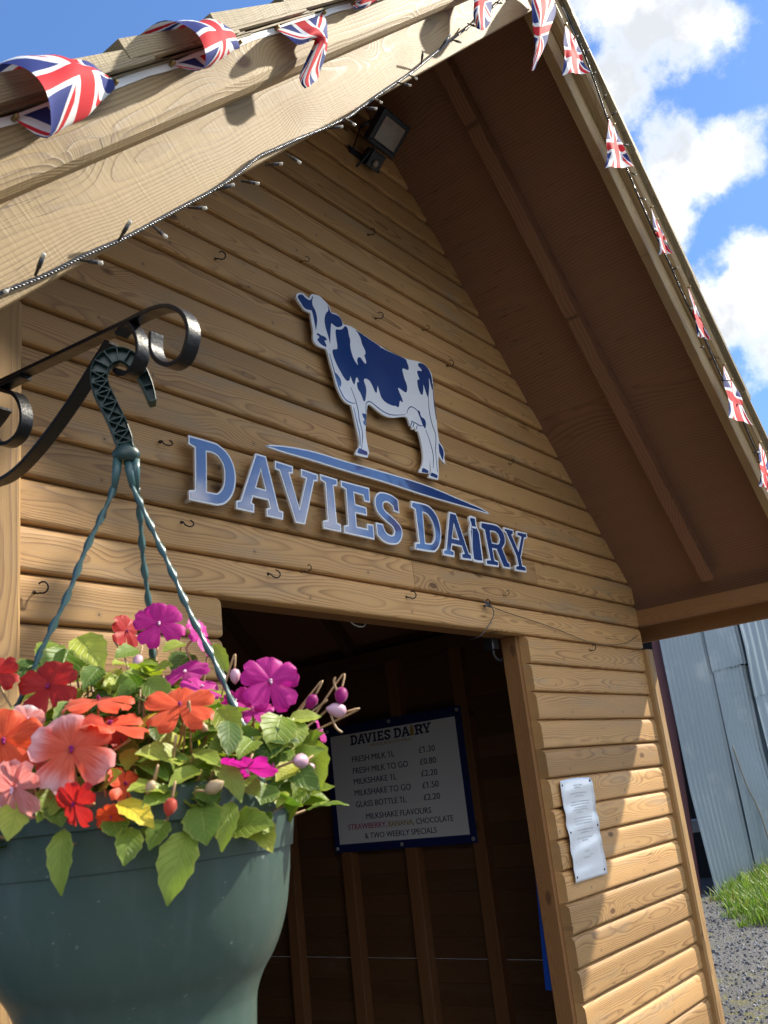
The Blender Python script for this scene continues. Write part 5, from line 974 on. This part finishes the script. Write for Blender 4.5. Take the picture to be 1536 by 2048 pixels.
def flower(parent, c, R_, nloc, key):
    c = bl(c); n = (ER * nloc[0] + UZ * nloc[1] + EF * nloc[2]).normalized()
    up = UZ - n * UZ.dot(n); up = up.normalized() if up.length > .2 else (EF - n * EF.dot(n)).normalized() * -1
    rt = up.cross(n).normalized(); b = MB(); roll = random.uniform(-.3, .3)
    for pi, (ang, L, W) in enumerate(((90, .80, .92), (22, .95, .88), (158, .95, .88), (-48, 1.05, .95), (-132, 1.05, .95))):
        a = math.radians(ang) + roll + random.uniform(-.08, .08); d = rt * math.cos(a) + up * math.sin(a); s_ = n.cross(d)
        NL, NW = 7, 7; vs = []; hue = random.random(); tilt = random.uniform(-.10, .22); cup = random.uniform(.05, .3); lift = .004 * pi * R_
        for i in range(NL + 1):
            t = i / NL; w = R_ * W * .62 * (t ** .70) * (1 if t < .62 else math.sqrt(max(.0, 1 - ((t - .62) / .40) ** 2)))
            w = max(w, R_ * .03); r = []
            for j in range(NW):
                v_ = -1 + 2 * j / (NW - 1); notch = (.07 * (1 - abs(v_)) * t ** 6) * (1 if pi else .3)
                l_ = R_ * L * (t - notch) ; h = R_ * (tilt * t + .10 * t - cup * t * t * .6 - .12 * v_ * v_ * t + .045 * t * math.sin(v_ * 6 + t * 5 + pi * 1.7 + roll * 9)) + lift
                x = b.v(c + d * l_ + s_ * v_ * w + n * h); x[b.luv] = (t, v_, hue); r.append(x)
            vs.append(r)
        for i in range(NL):
            for j in range(NW - 1): b.f([vs[i][j], vs[i][j + 1], vs[i + 1][j + 1], vs[i + 1][j]], True)
    o = b.build('flower', P_MAT[key], parent, recalc=False)
    e = MB(); q_ = c + n * R_ * .05
    e.tube([q_, q_ + n * R_ * .05, q_ + n * R_ * .10], [R_ * .05, R_ * .055, R_ * .02], 8); 
    e.tube([q_ - up * R_ * .03 + n * .02 * R_, q_ - up * R_ * .12 + n * R_ * .12], [R_ * .05, R_ * .03], 6)
    e.build('flower_eye', M_EYE if key in 'mw' else P_MAT['m'], o)
    return o
plants = {'m': thing('impatiens_plant', 'magenta flowering impatiens on the right and back of the hanging basket', 'plant', tuple(bl((.06, .02, .0))), 'flowering plants in the hanging basket'),
          'o': thing('impatiens_plant', 'orange flowering impatiens in the middle of the hanging basket', 'plant', tuple(bl((-.02, .02, .03))), 'flowering plants in the hanging basket'),
          'c': thing('impatiens_plant', 'coral and pale pink flowering impatiens at the front left of the hanging basket', 'plant', tuple(bl((-.06, .02, .07))), 'flowering plants in the hanging basket'),
          'r': thing('impatiens_plant', 'dark red flowering impatiens at the left and back of the hanging basket', 'plant', tuple(bl((-.07, .02, -.03))), 'flowering plants in the hanging basket')}
LB = {k: MB() for k in plants}; SB = {k: MB() for k in plants}
def owner(p_):
    if p_[0] > .045: return 'm'
    if p_[2] < .03: return 'r' if p_[0] < -.01 else 'm'
    return 'c' if p_[0] < -.045 else 'o'
for base, tip, w, hue in LEAVES:
    k = owner(base); nl = EF * .62 + UZ * .62 + ER * random.uniform(-.35, .35)
    hang = tip[1] < base[1] - .035
    if hang: nl = EF * .9 + UZ * .25 + ER * random.uniform(-.4, .4)
    leaf(LB[k], bl(base), bl(tip), w * 1.12 * (.95 - base[2]) / .95, nl, hue, droop=.30 if hang else .18, fold=random.uniform(.15, .4), twist=random.uniform(-.08, .08))
    SB[k].tube(catmull([bl(base), bl((base[0] * .92, base[1] - .012, base[2] - .012)), bl((base[0] * .7, base[1] * .4 - .01, base[2] * .6))], 4), [.0012] * 8 + [.0018], 6)
rs = random.Random(21)
for i in range(640):
    th = rs.uniform(0, 2 * math.pi); el = rs.uniform(-.12, 1.0); q_ = rs.uniform(.55, .97)
    ca = math.cos(el * 1.45)
    p_ = (math.cos(th) * ca * .172 * q_ - .004, .015 + max(-.02, math.sin(el * 1.45) * .135 * q_), math.sin(th) * ca * .172 * q_)
    if el < 0: p_ = (p_[0], .012 + el * .25, p_[2])
    L = rs.uniform(.022, .044); out = (ER * p_[0] + EF * p_[2]).normalized()
    if any((p_[0] - f_[0][0]) ** 2 + (p_[1] - f_[0][1]) ** 2 < (f_[1] * .85 + .010) ** 2 and p_[2] > f_[0][2] - .030 for f_ in FLOWERS): continue
    d = (out * rs.uniform(.3, 1) + ER * rs.uniform(-.8, .8) + EF * rs.uniform(-.4, .6) + UZ * rs.uniform(-.6, .35)).normalized()
    nl = (UZ * .8 + out * .6 + ER * rs.uniform(-.5, .5) + EF * rs.uniform(-.2, .6)).normalized()
    k = owner(p_); b0 = bl(p_)
    leaf(LB[k], b0, b0 + d * L, L * rs.uniform(.58, .78), nl, rs.choice((.05, .12, .2, .3, .38, .45, .52, .6, .66, .72, .82, .9)), droop=rs.uniform(.1, .3), fold=rs.uniform(.1, .4))
    if i % 2: SB[k].tube([b0, bl((p_[0] * .8, p_[1] * .75 - .01, p_[2] * .8)), bl((p_[0] * .55, p_[1] * .3 - .005, p_[2] * .55))], [.0011, .0016, .0022], 6)
for i in range(150):
    a_ = rs.uniform(-.17, .155); cm = math.sqrt(max(0, .160 ** 2 - a_ * a_)); c_ = cm * rs.uniform(.80, 1.08); p_ = (a_, rs.uniform(.005, .10) * (1.0 - .3 * abs(a_) / .16), c_)
    if any((p_[0] - f_[0][0]) ** 2 + (p_[1] - f_[0][1]) ** 2 < (f_[1] * .78 + .012) ** 2 and p_[2] > f_[0][2] - .04 for f_ in FLOWERS): p_ = (p_[0] * .8, p_[1] * .8, p_[2] * .62)
    d = (ER * rs.uniform(-1, 1) + EF * rs.uniform(.0, .7) + UZ * rs.uniform(-.9, .25)).normalized(); L = rs.uniform(.026, .044)
    nl = (UZ * .7 + EF * .7 + ER * rs.uniform(-.5, .5)).normalized(); b0 = bl(p_); k = owner(p_)
    leaf(LB[k], b0, b0 + d * L, L * rs.uniform(.55, .75), nl, rs.choice((.08, .18, .3, .4, .5, .58, .64, .7, .78, .88)), droop=rs.uniform(.1, .35), fold=rs.uniform(.1, .45), twist=rs.uniform(-.2, .2))
for c, R_, nloc, key in FLOWERS:
    pk = {'m': 'm', 'o': 'o', 'c': 'c', 'w': 'c', 'r': 'r'}[key]
    flower(plants[pk], c, R_ * (.95 - c[2]) / .95 * (.96 if key in 'ocw' else 1.0), nloc, key)
    n = (ER * nloc[0] + UZ * nloc[1] + EF * nloc[2]).normalized(); q_ = bl(c)
    SB[pk].tube(catmull([q_ - n * .002, q_ - n * .018 - UZ * .006, bl((c[0] * .85, max(c[1] - .04, .012) if c[1] > 0 else c[1] * .5 + .02, c[2] * .8)), bl((c[0] * .5, max(.0, c[1] * .4), c[2] * .4))], 4), .0011, 6)
for c, r_, key in BUDS:
    pk = 'm' if key in 'pm' else ('c' if key == 'c' else 'o'); q_ = bl(c); d = (ER * random.uniform(-.7, .7) + UZ * random.uniform(-.9, .3) + EF * random.uniform(0, .5)).normalized()
    b = MB(); b.tube([q_ - d * r_ * .95, q_ - d * r_ * .7, q_ - d * r_ * .2, q_ + d * r_ * .4, q_ + d * r_ * .95], [r_ * .15, r_ * .5, r_ * .66, r_ * .5, r_ * .08], 10); b.build('flower_bud', P_MAT[key], plants[pk])
    SB[pk].tube(catmull([q_ - d * r_, q_ - d * r_ * 2.2 + UZ * .004, bl((c[0] * .85, c[1] - .02, c[2] * .8))], 5), .0010, 6)
for s_ in STEMS: SB['m' if s_[0][0] > .03 else 'c'].tube(catmull([bl(p_) for p_ in s_], 6), .0012, 6)
for k, lab in (('m', 0), ('o', 0), ('c', 0), ('r', 0)):
    LB[k].build('foliage', M_LEAF, plants[k], recalc=False); SB[k].build('stem', M_STEM, plants[k])

# ------------------------------------------------------------------ metal shed beyond, with a red steel post
def metal_mat():
    m_, N, b = mat('galvanised_sheet')
    g = N.node('ShaderNodeTexCoord').outputs['Object']; x, y, z = N.sep(g)
    st = N.noise(N.comb(N.math('MULTIPLY', x, 6.0), N.math('MULTIPLY', y, 6.0), N.math('MULTIPLY', z, .35)), 1.0, 5, .6)
    bl_ = N.noise(g, 2.2, 6, .6)
    c = N.mix(st, (.20, .250, .285, 1), (.275, .33, .365, 1)); c = N.mix(N.math('MULTIPLY', N.rng(bl_, .52, .72), .5), c, (.42, .45, .46, 1))
    c = N.mix(N.math('MULTIPLY', N.rng(N.noise(g, 7.0, 5, .7), .66, .8), .5), c, (.20, .15, .11, 1))
    N.put(b.inputs['Base Color'], c); b.inputs['Metallic'].default_value = .35; N.put(b.inputs['Roughness'], N.rng(st, .2, .8, .42, .62))
    return m_
M_SHEET = metal_mat()
SA = Vector((10.775, 2.73, 0)); SD = Vector((.90, -.40, 0)).normalized(); SN = Vector((SD.y, -SD.x, 0))   # SN faces the camera
if SN.dot(Vector((-1, -.4, 0))) < 0: SN = -SN
shed = thing('metal_shed', 'old corrugated grey metal shed with lapped dented sheets beyond the hut', 'shed', (SA.x, SA.y, GZ))
def sheet(s0, s1, z0, z1, off, lift0=0.0, lift1=0.0, pitch=.0762, amp=.0120, seed=0, flat=0.0):
    b = MB(); rg = random.Random(seed); nx = max(2, int((s1 - s0) / (pitch / 8))); zs = [z0 + (z1 - z0) * i / 14 for i in range(15)]
    bumps = [(rg.uniform(s0, s1), rg.uniform(z0, z1), rg.uniform(.1, .35), rg.uniform(-.03, .03)) for _ in range(6)]
    rows = []
    for z in zs:
        r = []
        for i in range(nx + 1):
            s_ = s0 + (s1 - s0) * i / nx; t = (s_ - s0) / (s1 - s0); low = max(0, 1 - (z - z0) / 1.2)
            w = math.cos(2 * math.pi * s_ / pitch); a = amp * (1 - flat)
            o_ = off + a * w + sum(h * math.exp(-((s_ - bs) ** 2 + ((z - bz) * .5) ** 2) / (rr * rr)) for bs, bz, rr, h in bumps) + (lift0 * (1 - t) + lift1 * t) * low
            zz = z + (rg.uniform(-.012, .012) if z == z0 else 0) + (t * .10 if z == z0 else 0)
            r.append(b.v(SA + SD * s_ + SN * o_ + Vector((0, 0, zz))))
        rows.append(r)
    for a, c in zip(rows, rows[1:]):
        for i in range(nx): b.f([a[i], a[i + 1], c[i + 1], c[i]], True)
    return b
sheet(-.175, .66, GZ + .02, 3.3, .02, lift0=.10, seed=1).build('sheet', M_SHEET, shed)
sheet(.60, 1.32, GZ + .10, .65, .045, lift0=.03, seed=2, flat=.25).build('sheet', M_SHEET, shed)
sheet(.58, 1.30, .58, 3.3, .058, seed=3, flat=.35).build('sheet', M_SHEET, shed)
sheet(1.22, 1.95, GZ + .16, .30, .075, lift1=.05, seed=4, flat=.55, pitch=.152).build('sheet', M_SHEET, shed)
sheet(1.20, 1.93, .22, 3.3, .09, seed=5, flat=.5, pitch=.152).build('sheet', M_SHEET, shed)
sheet(1.85, 6.0, GZ + .2, 3.3, .05, seed=6, flat=.2, pitch=.152).build('sheet', M_SHEET, shed)
# frame rail seams, opening beside the sheets and the red post
side = Vector((0, 0, 1)).cross(SD)
PD = (SA - Vector((CAM.x, CAM.y, 0))).normalized(); PL = Vector((-PD.y, PD.x, 0))
b = MB(); c0 = SA + PL * .045 + PD * .06; c1 = SA + PL * .275 + PD * .06
b.beam((c1.x, c1.y, GZ), (c0.x, c0.y, 3.2), .145, .10, tuple(PL), ch=.006); b.build('steel_post', M_REDST, shed)
b = MB(); q_ = SA + PD * 1.6; b.beam(tuple(q_ - PL * .4 + Vector((0, 0, GZ))), tuple(q_ - PL * .4 + Vector((0, 0, 3.2))), 2.4, .05, tuple(PL)); b.build('shade_backing', M_GAP, shed)  # dark sheet added behind the opening in place of its deep shade
b = MB(); q_ = SA + PL * .53 + PD * .5; b.beam(tuple(q_ + Vector((0, 0, .2))), tuple(q_ + Vector((0, 0, 3.2))), .30, .05, tuple(PL)); b.build('door_panel', M_PALE, shed)
b = MB(); b.beam(tuple(SA + SD * .0 - SN * .02 + Vector((0, 0, 3.32))), tuple(SA + SD * 6.0 - SN * .02 + Vector((0, 0, 3.32))), .2, .10, (0, 0, 1)); b.build('roof_edge', M_SHEET, shed)
b = MB(); q0 = SA + SD * .62 + SN * .09; q1 = SA + SD * .86 + SN * .13
b.tube(catmull([q0 + Vector((0, 0, -.35)), q0.lerp(q1, .3) + Vector((.0, 0, -.8)), q0.lerp(q1, .75) + Vector((.0, 0, -1.15)), q1 + Vector((0, 0, -1.62))], 5), .008, 8)
tag(b.build('leaning_pole', plain('weathered_pole', (.17, .155, .12), .7)), 'thin bent pole leaning against the corrugated sheets', 'pole')
b = MB(); q_ = SA + PL * .06 + PD * .25; b.beam(tuple(q_ + Vector((0, 0, -1.22)) - PL * .08), tuple(q_ + Vector((0, 0, -1.23)) + PL * .12), .15, .15, (0, 0, 1), ch=.01)
tag(b.build('stone_block', M_PALE), 'pale block seen in the dark gap between red post and metal sheets', 'block')

# ------------------------------------------------------------------ ground: gravel yard, moss, grass bank
def ground_mat():
    m_, N, b = mat('gravel_yard')
    g = N.node('ShaderNodeTexCoord').outputs['Object']
    vo = N.node('ShaderNodeTexVoronoi'); vo.inputs['Scale'].default_value = 55; N.l.new(g, vo.inputs['Vector'])
    n = N.noise(g, 1.3, 5, .6); n2 = N.noise(g, 18, 5, .65)
    c = N.mix(vo.outputs['Color'], (.034, .033, .033, 1), (.125, .120, .115, 1))
    c = N.mix(N.math('MULTIPLY', N.rng(n, .42, .6), .45), c, (.060, .050, .042, 1))
    moss = N.math('MULTIPLY', N.rng(N.noise(g, 1.1, 4, .6), .50, .58), N.rng(n2, .44, .60))
    c = N.mix(N.math('MULTIPLY', moss, .8), c, (.105, .095, .014, 1))
    N.put(b.inputs['Base Color'], c); b.inputs['Roughness'].default_value = .85
    bp = N.node('ShaderNodeBump'); bp.inputs['Strength'].default_value = .9; bp.inputs['Distance'].default_value = .012
    N.l.new(N.math('SUBTRACT', 1.0, vo.outputs['Distance']), bp.inputs['Height']); N.l.new(bp.outputs[0], b.inputs['Normal'])
    return m_
b = MB()
for i in range(0, 1):
    vs = [b.v((x, y, GZ)) for x, y in ((-400, -400), (400, -400), (400, 400), (-400, 400))]; b.f(vs)
go = b.build('ground', ground_mat()); tag(go, kind='structure')
GP = [(10.62, 2.70), (10.1, 2.45), (9.55, 2.22), (9.0, 1.97), (8.52, 1.68), (8.40, 1.30), (8.5, .8), (9.2, .2), (11.5, -.4), (15.0, -.6), (15.0, .84)]
def edge_dist(x, y):
    """signed distance to the edge of the grass patch, positive inside"""
    ins = False; best = 9.0
    for i in range(len(GP)):
        (x0, y0), (x1, y1) = GP[i - 1], GP[i]
        if (y0 > y) != (y1 > y) and x < (x1 - x0) * (y - y0) / (y1 - y0) + x0: ins = not ins
        dx, dy = x1 - x0, y1 - y0; t = max(0, min(1, ((x - x0) * dx + (y - y0) * dy) / (dx * dx + dy * dy)))
        if i != 0: best = min(best, math.hypot(x - x0 - dx * t, y - y0 - dy * t))
    return best if ins else -best
def mound(x, y):
    d = edge_dist(x, y); return GZ + (.01 + .30 * min(1, max(0, d) / 1.5) ** 1.2 if d > 0 else -.02)
def in_grass(x, y, rg):
    return edge_dist(x, y) + .10 * math.sin(x * 9 + y * 4) + .06 * math.sin(x * 23 - y * 17) > .02
b = MB(); n = 40; rows = []
for j in range(n + 1):
    r = []
    for i in range(n + 1):
        s_ = 8.2 + 6.6 * i / n; o_ = -.5 + 3.4 * j / n; p_ = Vector((s_, o_, 0)); r.append(b.v((p_.x, p_.y, mound(p_.x, p_.y) - .006)))
    rows.append(r)
for a, c in zip(rows, rows[1:]):
    for i in range(n): b.f([a[i], a[i + 1], c[i + 1], c[i]], True)
M_BANK = plain('bank_soil', (.055, .058, .030), .9, var=.4, vscale=8, bump=.4)
tag(b.build('grass_bank', M_BANK), kind='structure')
def grass_mat():
    m_, N, b = mat('grass_blade')
    h = N.attr('rnd').outputs['Fac']; c = N.ramp(h, [(0, (.060, .130, .012)), (.5, (.150, .270, .020)), (.85, (.24, .36, .035)), (1, (.34, .27, .09))])
    N.put(b.inputs['Base Color'], c); b.inputs['Roughness'].default_value = .5
    tr = N.node('ShaderNodeBsdfTranslucent'); N.put(tr.inputs[0], c); mx = N.node('ShaderNodeMixShader'); mx.inputs[0].default_value = .4
    out = [n_ for n_ in N.n if n_.type == 'OUTPUT_MATERIAL'][0]
    N.l.new(b.outputs[0], mx.inputs[1]); N.l.new(tr.outputs[0], mx.inputs[2]); N.l.new(mx.outputs[0], out.inputs[0]); return m_
b = MB(); rg = random.Random(5); cnt = 0
while cnt < 26000:
    p_ = Vector((rg.uniform(8.2, 13.2), rg.uniform(-.3, 2.75), 0))
    if (p_ - SA).dot(SN) < -.03: continue
    cnt += 1
    if not in_grass(p_.x, p_.y, rg): continue
    z = mound(p_.x, p_.y); H = rg.uniform(.05, .15) * (.6 + .8 * rg.random()); a = rg.uniform(0, 6.28); w = rg.uniform(.004, .008); ln = rg.uniform(.2, .9) * H; d = Vector((math.cos(a), math.sin(a), 0)); s2 = Vector((-d.y, d.x, 0)) * w; h_ = rg.random()
    q_ = Vector((p_.x, p_.y, z)); v = [b.v(x, rnd=h_) for x in (q_ - s2, q_ + s2, q_ + d * ln * .4 + UZ * H * .6 + s2 * .7, q_ + d * ln * .4 + UZ * H * .6 - s2 * .7, q_ + d * ln + UZ * H)]
    b.f([v[0], v[1], v[2], v[3]]); b.f([v[3], v[2], v[4]])
tag(b.build('grass', grass_mat(), recalc=False), kind='stuff')
# loose stones lying on the yard where it shows
b = MB(); rg = random.Random(9)
for i in range(5200):
    x = rg.uniform(4.6, 11); y = rg.uniform(.2, 3.0); r_ = rg.uniform(.005, .016) * (1 if i % 20 else 1.8)
    if in_grass(x, y, rg) or x < 3.4: continue
    c = Vector((x, y, GZ + r_ * .35)); sq = rg.uniform(.5, .9); a = rg.uniform(0, 6.3)
    vs = [b.v(c + Vector((math.cos(a + k * 1.2566) * r_ * rg.uniform(.7, 1.2), math.sin(a + k * 1.2566) * r_ * rg.uniform(.7, 1.2), -r_ * .3)), rnd=0) for k in range(5)]
    tp = [b.v(Vector((v_.co.x * .6 + c.x * .4, v_.co.y * .6 + c.y * .4, c.z + r_ * sq * rg.uniform(.5, 1))), rnd=0) for v_ in vs]
    h_ = rg.random()
    for v_ in vs + tp: v_[b.rn] = h_
    for k in range(5): b.f([vs[k], vs[(k + 1) % 5], tp[(k + 1) % 5], tp[k]])
    b.f(tp)
m_, N, bs = mat('loose_stone'); N.put(bs.inputs['Base Color'], N.ramp(N.attr('rnd').outputs['Fac'], [(0, (.03, .03, .034)), (.6, (.12, .12, .125)), (1, (.30, .30, .30))])); bs.inputs['Roughness'].default_value = .7
tag(b.build('gravel', m_), kind='stuff')
bpy.context.view_layer.update()
